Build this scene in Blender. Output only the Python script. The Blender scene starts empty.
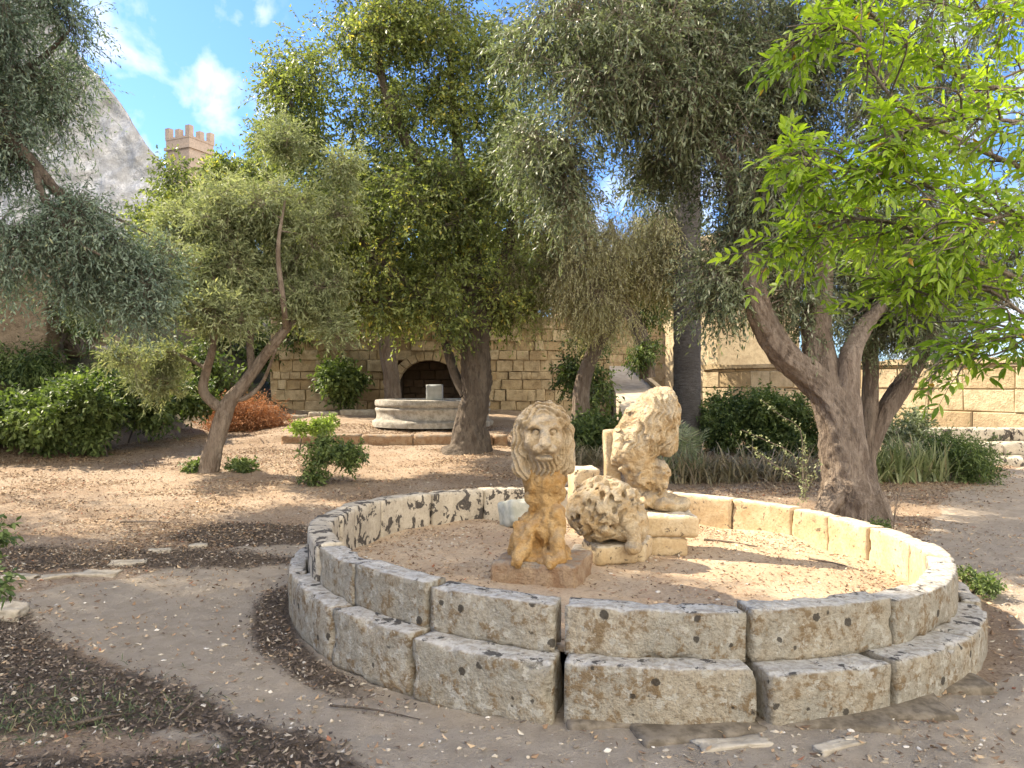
import bpy, math, random
import numpy as np

# ------------------------------------------------------------------ camera, sky, sun, exposure
S = bpy.context.scene
COL = S.collection
F = 770.0
CAMZ = 1.6
cam_d = bpy.data.cameras.new('camera'); cam = bpy.data.objects.new('camera', cam_d); COL.objects.link(cam)
cam.location = (0, 0, CAMZ); cam.rotation_euler = (math.radians(90), 0, 0)
cam_d.sensor_width = 36; cam_d.lens = 36 * F / 1024; cam_d.clip_start = 0.05; cam_d.clip_end = 3000
S.camera = cam
S.render.resolution_x = 1024; S.render.resolution_y = 768

SUN_DIR = np.array((-0.90, 0.40, 0.98)); SUN_DIR = SUN_DIR / np.linalg.norm(SUN_DIR)   # towards the sun
EL = math.asin(SUN_DIR[2]); AZ = math.atan2(SUN_DIR[0], SUN_DIR[1])
w = bpy.data.worlds.new('World'); S.world = w; w.use_nodes = True
nt = w.node_tree; nt.nodes.clear()
def N(nt, t, **kw):
    n = nt.nodes.new(t)
    for k, v in kw.items():
        if hasattr(n, k): setattr(n, k, v)
    return n
out = N(nt, 'ShaderNodeOutputWorld'); bg = N(nt, 'ShaderNodeBackground')
sky = N(nt, 'ShaderNodeTexSky', sky_type='NISHITA'); sky.sun_disc = False
sky.sun_elevation = EL; sky.sun_rotation = AZ; sky.altitude = 50; sky.air_density = 1.0; sky.dust_density = 0.6; sky.ozone_density = 2.5
bg.inputs['Strength'].default_value = 0.15
geo = N(nt, 'ShaderNodeTexCoord')
# clouds: soft blobs round fixed directions, broken up by noise
def pdir(px, py):
    v = np.array(((px - 512) / F, 1.0, (384 - py) / F)); return v / np.linalg.norm(v)
noise = N(nt, 'ShaderNodeTexNoise'); noise.inputs['Scale'].default_value = 13.0; noise.inputs['Detail'].default_value = 9.0
noise.inputs['Roughness'].default_value = 0.55; noise.inputs['Distortion'].default_value = 0.25
nt.links.new(geo.outputs['Generated'], noise.inputs['Vector'])
def M(nt, op, a, b=None, clamp=False):
    n = N(nt, 'ShaderNodeMath', operation=op); n.use_clamp = clamp
    for i, v in enumerate((a, b)):
        if v is None: continue
        if isinstance(v, (int, float)): n.inputs[i].default_value = v
        else: nt.links.new(v, n.inputs[i])
    return n.outputs[0]
norm0 = lambda v: np.array(v) / np.linalg.norm(v)
total = None
for px, py, rad, amt in ((245, 24, .05, .62), (212, 80, .05, .62), (200, 122, .07, .72), (130, 135, .09, .7), (272, 112, .04, .8), (100, 40, .12, .5),
                         (60, 90, .16, .5), (300, 60, .04, .25), (960, 300, .3, .8), (720, 260, .25, .6), (560, 110, .12, .4), (-300, 100, .5, .7), (1500, 50, .6, .7)):
    d = pdir(px, py) if isinstance(px, int) else norm0(px)
    vm = N(nt, 'ShaderNodeVectorMath', operation='DISTANCE'); nt.links.new(geo.outputs['Generated'], vm.inputs[0]); vm.inputs[1].default_value = tuple(d)
    q = M(nt, 'DIVIDE', vm.outputs['Value'], rad)
    q = M(nt, 'SUBTRACT', 1.15, q, True)
    q = M(nt, 'MULTIPLY', q, amt)
    total = q if total is None else M(nt, 'MAXIMUM', total, q)
c = M(nt, 'ADD', total, M(nt, 'MULTIPLY', M(nt, 'SUBTRACT', noise.outputs['Fac'], 0.5), 3.4))
c = M(nt, 'MULTIPLY', M(nt, 'SUBTRACT', c, 0.32), 1.5, True)
c = M(nt, 'MULTIPLY', c, M(nt, 'MINIMUM', M(nt, 'MULTIPLY', total, 3.0), 1.0), True)
c = M(nt, 'MULTIPLY', c, 0.85)
tint = N(nt, 'ShaderNodeMix', data_type='RGBA', blend_type='MULTIPLY'); tint.inputs[0].default_value = 1; nt.links.new(sky.outputs[0], tint.inputs[6]); tint.inputs[7].default_value = (.36, .50, .72, 1)
mix = N(nt, 'ShaderNodeMix', data_type='RGBA'); nt.links.new(c, mix.inputs[0]); nt.links.new(tint.outputs[2], mix.inputs[6])
mix.inputs[7].default_value = (3.1, 3.25, 3.5, 1)
# unseen warm glow added to the sky behind the camera as fill light
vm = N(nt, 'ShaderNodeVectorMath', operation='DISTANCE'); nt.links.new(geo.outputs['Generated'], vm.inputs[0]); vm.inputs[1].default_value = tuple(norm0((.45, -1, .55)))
rear_fill = M(nt, 'MULTIPLY', M(nt, 'SUBTRACT', 1.25, M(nt, 'ADD', vm.outputs['Value'], M(nt, 'MULTIPLY', noise.outputs['Fac'], .4))), 2.0, True)
mix2 = N(nt, 'ShaderNodeMix', data_type='RGBA'); nt.links.new(rear_fill, mix2.inputs[0]); nt.links.new(mix.outputs[2], mix2.inputs[6]); mix2.inputs[7].default_value = (10.0, 9.3, 8.3, 1)
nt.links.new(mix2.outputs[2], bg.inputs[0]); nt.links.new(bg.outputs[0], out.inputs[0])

sl = bpy.data.lights.new('sun', 'SUN'); sl.energy = 5.0; sl.angle = math.radians(0.55); sl.color = (1.0, 0.87, 0.68)
so = bpy.data.objects.new('sun', sl); COL.objects.link(so); so.location = (-30, 12, 30)
from mathutils import Vector
so.rotation_euler = Vector(SUN_DIR).to_track_quat('Z', 'Y').to_euler()
vs = S.view_settings; vs.view_transform = 'Standard'; vs.look = 'None'; vs.gamma = 1; vs.use_curve_mapping = False
vs.exposure = 1.55
S.cycles.max_bounces = 8; S.cycles.diffuse_bounces = 4; S.cycles.transmission_bounces = 6; S.cycles.use_denoising = True

# ------------------------------------------------------------------ maths helpers
def P(px, py, Y):
    return np.array(((px - 512) / F * Y, Y, CAMZ - (py - 384) / F * Y))
def hash3(ix, iy, iz, seed):
    h = (ix.astype(np.int64) * 374761393 + iy.astype(np.int64) * 668265263 + iz.astype(np.int64) * 2147483647 + seed * 1274126177) & 0xffffffff
    h = ((h ^ (h >> 13)) * 1274126177) & 0xffffffff
    h = ((h ^ (h >> 16)) * 2246822519) & 0xffffffff
    return ((h ^ (h >> 15)) & 0xffffff).astype(np.float32) / 0xffffff
def vn(x, y, z, seed=0):
    xi, yi, zi = np.floor(x), np.floor(y), np.floor(z)
    fx, fy, fz = x - xi, y - yi, z - zi
    fx, fy, fz = [f * f * (3 - 2 * f) for f in (fx, fy, fz)]
    r = 0
    for a in (0, 1):
        for b in (0, 1):
            for c_ in (0, 1):
                r = r + hash3(xi + a, yi + b, zi + c_, seed) * (fx if a else 1 - fx) * (fy if b else 1 - fy) * (fz if c_ else 1 - fz)
    return r * 2 - 1
def fbm(x, y, z, seed=0, o=3):
    r = 0; a = 1; t = 0
    for i in range(o):
        r = r + a * vn(x * 2 ** i, y * 2 ** i, z * 2 ** i, seed + i); t += a; a *= .5
    return r / t
def sstep(a, b, x):
    t = np.clip((x - a) / (b - a), 0, 1); return t * t * (3 - 2 * t)
def norm(v): return v / np.maximum(np.linalg.norm(v, axis=-1, keepdims=True), 1e-9)

# ------------------------------------------------------------------ object helpers
def mesh(name, v, f, mat, parent=None, loc=None, attrs=None, smooth=True, kind=None):
    """v (n,3) world coordinates; f an (m,k) int array or a list of such arrays."""
    v = np.asarray(v, np.float64)
    base = np.array(parent.location if parent is not None else (loc if loc is not None else (0, 0, 0)))
    if parent is not None and parent.parent is not None: base = base + np.array(parent.parent.location)
    fs = f if isinstance(f, list) else [f]
    fs = [np.asarray(a, np.int32) for a in fs if len(a)]
    me = bpy.data.meshes.new(name)
    me.vertices.add(len(v)); me.vertices.foreach_set('co', (v - base).astype(np.float32).ravel())
    nl = sum(a.size for a in fs); npoly = sum(len(a) for a in fs)
    me.loops.add(nl); me.loops.foreach_set('vertex_index', np.concatenate([a.ravel() for a in fs]))
    me.polygons.add(npoly)
    tot = np.concatenate([np.full(len(a), a.shape[1], np.int32) for a in fs])
    me.polygons.foreach_set('loop_start', np.concatenate(([0], np.cumsum(tot)[:-1])).astype(np.int32))
    me.update(calc_edges=True)
    me.polygons.foreach_set('use_smooth', np.full(npoly, smooth))
    for k, a in (attrs or {}).items():
        at = me.attributes.new(k, 'FLOAT', 'POINT'); at.data.foreach_set('value', np.asarray(a, np.float32))
    me.materials.append(mat)
    o = bpy.data.objects.new(name, me); COL.objects.link(o)
    if parent is not None: o.parent = parent
    elif loc is not None: o.location = loc
    if kind: o['kind'] = kind
    return o
def thing(name, label, cat, loc, group=None):
    o = bpy.data.objects.new(name, None); COL.objects.link(o); o.location = tuple(float(a) for a in loc)
    o.empty_display_size = .2
    tag(o, label, cat, group); return o
def tag(o, label, cat, group=None):
    o['label'] = label; o['category'] = cat
    if group: o['group'] = group
    return o
class MB:
    def __init__(s): s.v = []; s.f = {}; s.n = 0; s.t = []
    def add(s, v, f, tone=0.5):
        v = np.asarray(v, float); fs = f if isinstance(f, list) else [f]
        for a in fs:
            a = np.asarray(a)
            if len(a): s.f.setdefault(a.shape[1], []).append(a + s.n)
        s.v.append(v); s.n += len(v); s.t.append(np.full(len(v), tone) if np.isscalar(tone) else np.asarray(tone))
    def build(s, name, mat, parent=None, **kw):
        return mesh(name, np.concatenate(s.v), [np.concatenate(a) for a in s.f.values()], mat, parent, attrs={'tone': np.concatenate(s.t)}, **kw)

def rough_box(L, T, H, rnd=.02, amp=.008, seed=0, res=.05, freq=8, chip=1.0):
    """box centred in x,y and standing on z=0 with worn edges"""
    def grid(n, m):
        a, b = np.meshgrid(np.linspace(0, 1, n + 1), np.linspace(0, 1, m + 1), indexing='ij')
        i = np.arange(n)[:, None] * (m + 1) + np.arange(m)[None]
        return a.ravel(), b.ravel(), np.stack((i, i + m + 1, i + m + 2, i + 1), -1).reshape(-1, 4)
    nx, ny, nz = [int(min(60, max(3, round(d / res)))) for d in (L, T, H)]
    V = []; Q = []; n0 = 0
    for ax, (n, m) in enumerate(((ny, nz), (nz, nx), (nx, ny))):
        for side in (0, 1):
            a, b, q = grid(n, m); c_ = np.full(a.shape, float(side))
            p = [None] * 3; p[ax] = c_; p[(ax + 1) % 3] = a; p[(ax + 2) % 3] = b
            if not side: q = q[:, ::-1]
            V.append(np.stack(p, -1)); Q.append(q + n0); n0 += len(a)
    V = np.concatenate(V); Q = np.concatenate(Q)
    key = np.round(V * 100000).astype(np.int64); _, idx, inv = np.unique(key, axis=0, return_index=True, return_inverse=True)
    V = V[idx]; Q = inv.reshape(-1)[Q]
    D = np.array((L, T, H)); p = (V - .5) * D
    # pull grid lines to the edges so that the rounding has vertices
    c_ = np.clip(p, -(D / 2 - rnd), D / 2 - rnd); d = p - c_; l = np.linalg.norm(d, axis=1, keepdims=True)
    nrm = np.where(l > 1e-9, d / np.maximum(l, 1e-9), 0)
    p2 = c_ + nrm * np.minimum(l, rnd)
    s = seed * 7.31
    n1 = fbm(p2[:, 0] * freq + s, p2[:, 1] * freq, p2[:, 2] * freq + s, seed, 3)
    dist_e = np.sort(np.abs(D / 2 - np.abs(p)), axis=1)[:, 1]          # distance to the nearest edge
    big = fbm(p2[:, 0] * 7 + s, p2[:, 1] * 7 + 3, p2[:, 2] * 7, seed + 9, 3)
    off = amp * n1 - np.exp(-dist_e / .03) * chip * .030 * np.clip(big - .05, 0, 1) * 1.6
    p2 = p2 + nrm * off[:, None]
    p2[:, 2] += H / 2
    return p2, Q
def rotz(v, a):
    c_, s_ = math.cos(a), math.sin(a); return np.stack((v[:, 0] * c_ - v[:, 1] * s_, v[:, 0] * s_ + v[:, 1] * c_, v[:, 2]), -1)
def rotx(v, a):
    c_, s_ = math.cos(a), math.sin(a); return np.stack((v[:, 0], v[:, 1] * c_ - v[:, 2] * s_, v[:, 1] * s_ + v[:, 2] * c_), -1)
def roty(v, a):
    c_, s_ = math.cos(a), math.sin(a); return np.stack((v[:, 0] * c_ + v[:, 2] * s_, v[:, 1], -v[:, 0] * s_ + v[:, 2] * c_), -1)

def surface_nets(vol, org, h):
    """vol<0 inside; returns verts, quads"""
    ins = vol < 0
    nx, ny, nz = vol.shape
    acc = np.zeros((nx - 1, ny - 1, nz - 1, 3), np.float32); cnt = np.zeros((nx - 1, ny - 1, nz - 1), np.float32)
    cor = [(a, b, c_) for a in (0, 1) for b in (0, 1) for c_ in (0, 1)]
    sub = lambda A, o: A[o[0]:nx - 1 + o[0], o[1]:ny - 1 + o[1], o[2]:nz - 1 + o[2]]
    for a in cor:
        for ax in range(3):
            if a[ax]: continue
            b = list(a); b[ax] = 1; b = tuple(b)
            va, vb = sub(vol, a), sub(vol, b); cr = sub(ins, a) != sub(ins, b)
            t = np.where(cr, va / np.where(cr, va - vb, 1), 0)
            for k in range(3):
                acc[..., k] += np.where(cr, a[k] + (t if k == ax else 0), 0)
            cnt += cr
    act = cnt > 0
    idx = -np.ones(act.shape, np.int64); idx[act] = np.arange(act.sum())
    ii = np.argwhere(act)
    V = (ii + acc[act] / cnt[act][:, None]) * h + np.array(org)
    Q = []
    for ax in range(3):
        sl_a = [slice(1, -1)] * 3; sl_a[ax] = slice(0, -1); sl_b = [slice(1, -1)] * 3; sl_b[ax] = slice(1, None)
        A, B = ins[tuple(sl_a)], ins[tuple(sl_b)]
        for flip, m in ((0, A & ~B), (1, ~A & B)):
            e = np.argwhere(m)
            off = [1, 1, 1]; off[ax] = 0
            e = e + off
            o1, o2 = [(1, 2), (2, 0), (0, 1)][ax]
            def g(d1, d2):
                t = e.copy(); t[:, o1] -= d1; t[:, o2] -= d2; return idx[t[:, 0], t[:, 1], t[:, 2]]
            q = np.stack((g(1, 1), g(0, 1), g(0, 0), g(1, 0)), -1)
            Q.append(q[:, ::-1] if flip else q)
    return V, np.concatenate(Q)

def catmull(pts, n=6):
    pts = np.asarray(pts, float)
    if len(pts) < 3:
        t = np.linspace(0, 1, n + 1)[:, None]; return pts[0] * (1 - t) + pts[-1] * t
    p = np.vstack((2 * pts[0] - pts[1], pts, 2 * pts[-1] - pts[-2])); o = []
    for i in range(1, len(p) - 2):
        for t in np.linspace(0, 1, n, endpoint=False):
            a, b, c_, d = p[i - 1], p[i], p[i + 1], p[i + 2]
            o.append(.5 * (2 * b + (c_ - a) * t + (2 * a - 5 * b + 4 * c_ - d) * t * t + (3 * b - a - 3 * c_ + d) * t ** 3))
    o.append(p[-2]); return np.array(o)
def tube(path, rad, sides=8, bark=0.0, seed=0, freq=9):
    path = np.asarray(path, float); n = len(path); rad = np.interp(np.linspace(0, 1, n), np.linspace(0, 1, len(rad)), rad)
    t = norm(np.gradient(path, axis=0)); u = np.zeros((n, 3)); ref = np.array((1., 0.2, 0.)) if abs(t[0, 2]) > .5 else np.array((0, 0, 1.))
    for i in range(n):
        q = ref - t[i] * np.dot(ref, t[i]); q /= max(np.linalg.norm(q), 1e-6); u[i] = q; ref = q
    w_ = np.cross(t, u); a = np.linspace(0, 2 * math.pi, sides, endpoint=False)
    dirs = u[:, None] * np.cos(a)[None, :, None] + w_[:, None] * np.sin(a)[None, :, None]
    R = np.repeat(rad[:, None], sides, 1)
    if bark > 0:
        s = np.cumsum(np.r_[0, np.linalg.norm(np.diff(path, axis=0), axis=1)])[:, None] + a[None] * 0
        k = R * 0 + 1
        ca, sa = np.cos(a)[None] + s * 0, np.sin(a)[None] + s * 0
        lobes = vn(ca * 1.6 + seed, sa * 1.6, s * 1.1, seed) * .16
        tw = s * .9 + a[None] ; ct, st2 = np.cos(tw), np.sin(tw)
        fine = (np.abs(fbm(ct * freq * .55, st2 * freq * .55, s * 2.2 + seed, seed + 3, 3)) * .30 - .06) + .05 * vn(ca * 9, sa * 9, s * 11, seed + 5)
        R = R * (1 + bark * (lobes + fine * (.5 if sides < 20 else 1)))
    v = path[:, None] + dirs * R[..., None]
    i = np.arange(n - 1)[:, None] * sides; j = np.arange(sides)[None]; j2 = (j + 1) % sides
    q = np.stack((i + j, i + j2, i + sides + j2, i + sides + j), -1).reshape(-1, 4)
    v = v.reshape(-1, 3)
    v = np.vstack((v, path[-1:] + t[-1:] * rad[-1])); tip = len(v) - 1; b = (n - 1) * sides
    tri = np.stack((b + np.arange(sides), b + (np.arange(sides) + 1) % sides, np.full(sides, tip)), -1)
    return v, [q, tri]

# ------------------------------------------------------------------ materials
MATS = {}
class NT:
    def __init__(s, name):
        s.m = bpy.data.materials.new(name); s.m.use_nodes = True; s.t = s.m.node_tree; s.t.nodes.clear()
        s.out = N(s.t, 'ShaderNodeOutputMaterial'); s.p = N(s.t, 'ShaderNodeBsdfPrincipled'); s.t.links.new(s.p.outputs[0], s.out.inputs[0])
        s.pos = N(s.t, 'ShaderNodeNewGeometry'); s.p.inputs['Roughness'].default_value = .85
        s.p.inputs['Specular IOR Level'].default_value = .25
    def L(s, a, b): s.t.links.new(a, b)
    def noise(s, scale, detail=4, rough=.6, dist=0, vec=None, sc=None):
        n = N(s.t, 'ShaderNodeTexNoise'); n.inputs['Scale'].default_value = scale; n.inputs['Detail'].default_value = detail
        n.inputs['Roughness'].default_value = rough; n.inputs['Distortion'].default_value = dist
        v = vec or s.pos.outputs['Position']
        if sc:
            m = N(s.t, 'ShaderNodeMapping'); m.inputs['Scale'].default_value = sc; s.L(v, m.inputs[0]); v = m.outputs[0]
        s.L(v, n.inputs['Vector']); return n.outputs['Fac']
    def vor(s, scale, feat='F1', rand=1, dist=True):
        n = N(s.t, 'ShaderNodeTexVoronoi', feature=feat); n.inputs['Scale'].default_value = scale; n.inputs['Randomness'].default_value = rand
        s.L(s.pos.outputs['Position'], n.inputs['Vector']); return n
    def ramp(s, x, a, b, lo=0., hi=1.):
        n = N(s.t, 'ShaderNodeMapRange'); n.interpolation_type = 'SMOOTHSTEP'; n.inputs[1].default_value = a; n.inputs[2].default_value = b
        n.inputs[3].default_value = lo; n.inputs[4].default_value = hi; s.L(x, n.inputs[0]); return n.outputs[0]
    def mix(s, f, a, b):
        n = N(s.t, 'ShaderNodeMix', data_type='RGBA')
        if isinstance(f, (int, float)): n.inputs[0].default_value = f
        else: s.L(f, n.inputs[0])
        for i, v in ((6, a), (7, b)):
            if isinstance(v, tuple): n.inputs[i].default_value = v + (1,)
            else: s.L(v, n.inputs[i])
        return n.outputs[2]
    def M(s, op, a, b=None, clamp=False): return M(s.t, op, a, b, clamp)
    def attr(s, name):
        n = N(s.t, 'ShaderNodeAttribute'); n.attribute_name = name; return n.outputs['Fac']
    def nz(s):
        n = N(s.t, 'ShaderNodeSeparateXYZ'); s.L(s.pos.outputs['Normal'], n.inputs[0]); return n.outputs[2]
    def bump(s, h, strength=.5, dist=.02):
        n = N(s.t, 'ShaderNodeBump'); n.inputs['Strength'].default_value = strength; n.inputs['Distance'].default_value = dist
        s.L(h, n.inputs['Height']); s.L(n.outputs[0], s.p.inputs['Normal'])
    def col(s, c_):
        if isinstance(c_, tuple): s.p.inputs['Base Color'].default_value = c_ + (1,)
        else: s.L(c_, s.p.inputs['Base Color'])
        return s.m

def obj_rand(s, vec_off=True):
    """per-block random value, and a position shifted by it so that no two blocks share a pattern"""
    oi = N(s.t, 'ShaderNodeObjectInfo'); sh = N(s.t, 'ShaderNodeVectorMath', operation='ADD'); s.L(s.pos.outputs['Position'], sh.inputs[0])
    m = N(s.t, 'ShaderNodeVectorMath', operation='SCALE'); m.inputs[0].default_value = (31, 17, 23); s.L(oi.outputs['Random'], m.inputs['Scale']); s.L(m.outputs[0], sh.inputs[1])
    return oi.outputs['Random'], sh.outputs[0]
def mat_lichen_stone():
    s = NT('weathered_limestone_block'); rnd, vec = obj_rand(s)
    big = s.noise(2.2, 4, .6, .3, vec); mid = s.noise(8, 6, .65, .3, vec); fine = s.noise(70, 4, .7, 0, vec); f2 = s.noise(26, 5, .7, 0, vec)
    base = s.mix(rnd, (.36, .31, .225), (.45, .39, .29))
    base = s.mix(s.ramp(big, .38, .62, 0, .7), base, (.30, .285, .235))
    base = s.mix(s.ramp(f2, .45, .68, 0, .7), base, (.20, .155, .095))
    base = s.mix(s.ramp(fine, .5, .7, 0, .55), base, (.14, .11, .08))
    st = s.M('MULTIPLY', s.ramp(mid, .51, .57), s.ramp(f2, .38, .56))
    base = s.mix(s.M('MULTIPLY', st, .8), base, (.19, .125, .06))
    pale = s.M('MULTIPLY', s.ramp(s.noise(15, 5, .65, 0, vec), .56, .60), .7)
    base = s.mix(pale, base, (.46, .43, .36))
    n = N(s.t, 'ShaderNodeTexVoronoi', feature='F1'); n.inputs['Scale'].default_value = 11; s.L(vec, n.inputs['Vector'])
    jit = s.noise(45, 3, .6, 0, vec)
    d = s.M('ADD', n.outputs['Distance'], s.M('MULTIPLY', s.M('SUBTRACT', jit, .5), .30))
    rs = N(s.t, 'ShaderNodeSeparateColor'); s.L(n.outputs['Color'], rs.inputs[0])
    thr = s.M('MULTIPLY', s.M('SUBTRACT', rs.outputs[0], .45), .50)
    spot = s.ramp(s.M('SUBTRACT', d, thr), -.03, .03, 1, 0)
    base = s.mix(s.M('MULTIPLY', spot, .88), base, (.04, .033, .025))
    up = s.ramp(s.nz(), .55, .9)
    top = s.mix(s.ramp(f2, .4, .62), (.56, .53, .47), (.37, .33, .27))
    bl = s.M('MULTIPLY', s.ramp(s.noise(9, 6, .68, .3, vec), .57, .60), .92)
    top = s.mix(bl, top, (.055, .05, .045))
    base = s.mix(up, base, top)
    s.bump(s.M('ADD', s.M('ADD', s.M('MULTIPLY', fine, .5), f2), s.M('MULTIPLY', mid, 1.2)), 1.0, .025)
    return s.col(base)
def mat_black_stone():
    s = NT('black_crusted_limestone_block')
    mid = s.noise(7, 5, .65); fine = s.noise(50, 4, .7)
    base = s.mix(s.ramp(mid, .35, .65), (.38, .33, .25), (.50, .44, .34))
    base = s.mix(s.M('MULTIPLY', s.ramp(s.noise(9, 5, .62, .5, sc=(1, 1, .85)), .535, .56), .93), base, (.035, .03, .028))
    base = s.mix(s.ramp(fine, .45, .7, 0, .45), base, (.2, .17, .13))
    s.bump(s.M('ADD', s.M('MULTIPLY', fine, .5), mid), .8, .012)
    return s.col(base)
def mat_warm_stone():
    s = NT('warm_limestone_block')
    mid = s.noise(6, 5, .65); fine = s.noise(45, 5, .7)
    base = s.mix(s.ramp(mid, .35, .65), (.46, .34, .19), (.55, .44, .28))
    base = s.mix(s.ramp(fine, .45, .7, 0, .6), base, (.30, .21, .11))
    base = s.mix(s.M('MULTIPLY', s.ramp(s.noise(16, 5, .62, .5), .60, .64), .8), base, (.09, .07, .05))
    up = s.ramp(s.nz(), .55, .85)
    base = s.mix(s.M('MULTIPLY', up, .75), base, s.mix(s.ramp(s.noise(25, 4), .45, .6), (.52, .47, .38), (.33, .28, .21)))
    s.bump(s.M('ADD', s.M('MULTIPLY', fine, .5), mid), .8, .012)
    return s.col(base)
def mat_statue(name, c1, c2, grime=.5):
    s = NT(name)
    mid = s.noise(8, 5, .65); fine = s.noise(70, 5, .7)
    base = s.mix(s.ramp(mid, .38, .62), c1, c2)
    base = s.mix(s.ramp(fine, .45, .7, 0, .5), base, tuple(a * .5 for a in c1))
    up = s.ramp(s.nz(), .0, .8)
    base = s.mix(s.M('MULTIPLY', s.M('MULTIPLY', up, s.ramp(s.noise(11, 4), .35, .6)), grime), base, (.30, .27, .22))
    s.bump(s.M('ADD', s.M('ADD', s.M('MULTIPLY', fine, .4), s.M('MULTIPLY', s.noise(28, 5, .7), 1.0)), mid), 1.0, .03)
    return s.col(base)
def mat_masonry(name, c1, c2, dark=(.10, .07, .04), stain=.5, bump=.02):
    s = NT(name)
    t = s.attr('tone'); big = s.noise(.7, 4); mid = s.noise(6, 5, .65); fine = s.noise(30, 4, .7)
    base = s.mix(t, c1, c2)
    base = s.mix(s.ramp(mid, .40, .72, 0, .65), base, tuple(a * .62 for a in c1))
    base = s.mix(s.M('MULTIPLY', s.ramp(big, .46, .66), stain), base, dark)
    base = s.mix(s.ramp(fine, .5, .75, 0, .5), base, dark)
    s.bump(s.M('ADD', s.M('MULTIPLY', fine, .5), mid), .9, bump)
    return s.col(base)
def mat_bark(name, c1, c2, sc=(1, 1, .25)):
    s = NT(name)
    n1 = s.noise(9, 6, .7, .6, sc=sc); n2 = s.noise(3, 3); f_ = s.noise(38, 4, .7, 0, sc=sc)
    base = s.mix(s.ramp(n1, .35, .62), c1, c2)
    base = s.mix(s.ramp(n2, .4, .65, 0, .6), base, tuple((a + b) * .42 for a, b in zip(c1, c2)))
    base = s.mix(s.ramp(f_, .5, .7, 0, .6), base, tuple(a * .6 for a in c1))
    s.bump(s.M('ADD', s.M('MULTIPLY', f_, .7), n1), 1.0, .07)
    return s.col(base)
def mat_leaf(name, c1, c2, c3=None, trans=.35, tcol=None, rough=.5, spec=.35):
    s = NT(name); t = s.attr('tone')
    base = s.mix(s.ramp(t, .1, .75), c1, c2)
    if c3: base = s.mix(s.ramp(t, .86, .93), base, c3)
    s.col(base); s.p.inputs['Roughness'].default_value = rough; s.p.inputs['Specular IOR Level'].default_value = spec
    tr = N(s.t, 'ShaderNodeBsdfTranslucent'); mx = N(s.t, 'ShaderNodeMixShader'); mx.inputs[0].default_value = trans
    k = tcol or (1.25, 1.35, .55)
    mc = N(s.t, 'ShaderNodeMix', data_type='RGBA', blend_type='MULTIPLY'); mc.inputs[0].default_value = 1; s.L(base, mc.inputs[6]); mc.inputs[7].default_value = k + (1,)
    s.L(mc.outputs[2], tr.inputs[0]); s.L(s.p.outputs[0], mx.inputs[1]); s.L(tr.outputs[0], mx.inputs[2]); s.L(mx.outputs[0], s.out.inputs[0])
    return s.m
def mat_plain(name, c1, c2, scale=20, b=.01):
    s = NT(name); n = s.noise(scale, 5, .65); t = s.attr('tone')
    base = s.mix(s.ramp(n, .35, .65), c1, c2); s.bump(n, .6, b); return s.col(base)
def mat_ground():
    s = NT('garden_soil')
    path = s.attr('path'); dark = s.attr('dark'); green = s.attr('green')
    n1 = s.noise(1.3, 5, .6); n2 = s.noise(7, 6, .7); n3 = s.noise(45, 5, .75); n4 = s.noise(160, 3, .7)
    soil = s.mix(s.ramp(n1, .35, .65), (.39, .28, .185), (.50, .385, .275))
    soil = s.mix(s.ramp(n3, .48, .62, 0, .7), soil, (.19, .12, .07))
    soil = s.mix(s.M('MULTIPLY', s.ramp(n4, .60, .66), .5), soil, (.55, .48, .38))
    sand = s.mix(s.ramp(n2, .3, .7), (.44, .36, .27), (.55, .465, .36))
    sand = s.mix(s.ramp(n4, .55, .7, 0, .5), sand, (.25, .2, .15))
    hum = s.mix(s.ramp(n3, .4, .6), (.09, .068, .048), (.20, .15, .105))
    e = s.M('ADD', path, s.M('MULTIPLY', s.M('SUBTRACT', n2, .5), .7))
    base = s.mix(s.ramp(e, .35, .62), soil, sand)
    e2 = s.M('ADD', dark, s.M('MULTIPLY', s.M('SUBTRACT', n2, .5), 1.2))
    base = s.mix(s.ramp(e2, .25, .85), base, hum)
    base = s.mix(s.M('MULTIPLY', s.ramp(green, .3, .8), .8), base, (.05, .06, .03))
    s.bump(s.M('ADD', s.M('ADD', s.M('MULTIPLY', n3, .9), n2), s.M('MULTIPLY', n4, .5)), 1.0, .045)
    return s.col(base)
def mat_sand():
    s = NT('basin_soil')
    n1 = s.noise(2.1, 5, .6); n3 = s.noise(40, 5, .75); n4 = s.noise(140, 3, .7)
    base = s.mix(s.ramp(n1, .35, .65), (.43, .31, .20), (.52, .40, .27))
    base = s.mix(s.ramp(n3, .48, .66, 0, .6), base, (.24, .16, .09))
    base = s.mix(s.M('MULTIPLY', s.ramp(n4, .58, .66), .5), base, (.55, .5, .4))
    s.bump(s.M('ADD', n3, s.M('MULTIPLY', n4, .4)), .9, .02)
    return s.col(base)

m_lichen = mat_lichen_stone(); m_black = mat_black_stone(); m_warm = mat_warm_stone()
m_ground = mat_ground(); m_sand = mat_sand()

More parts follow.
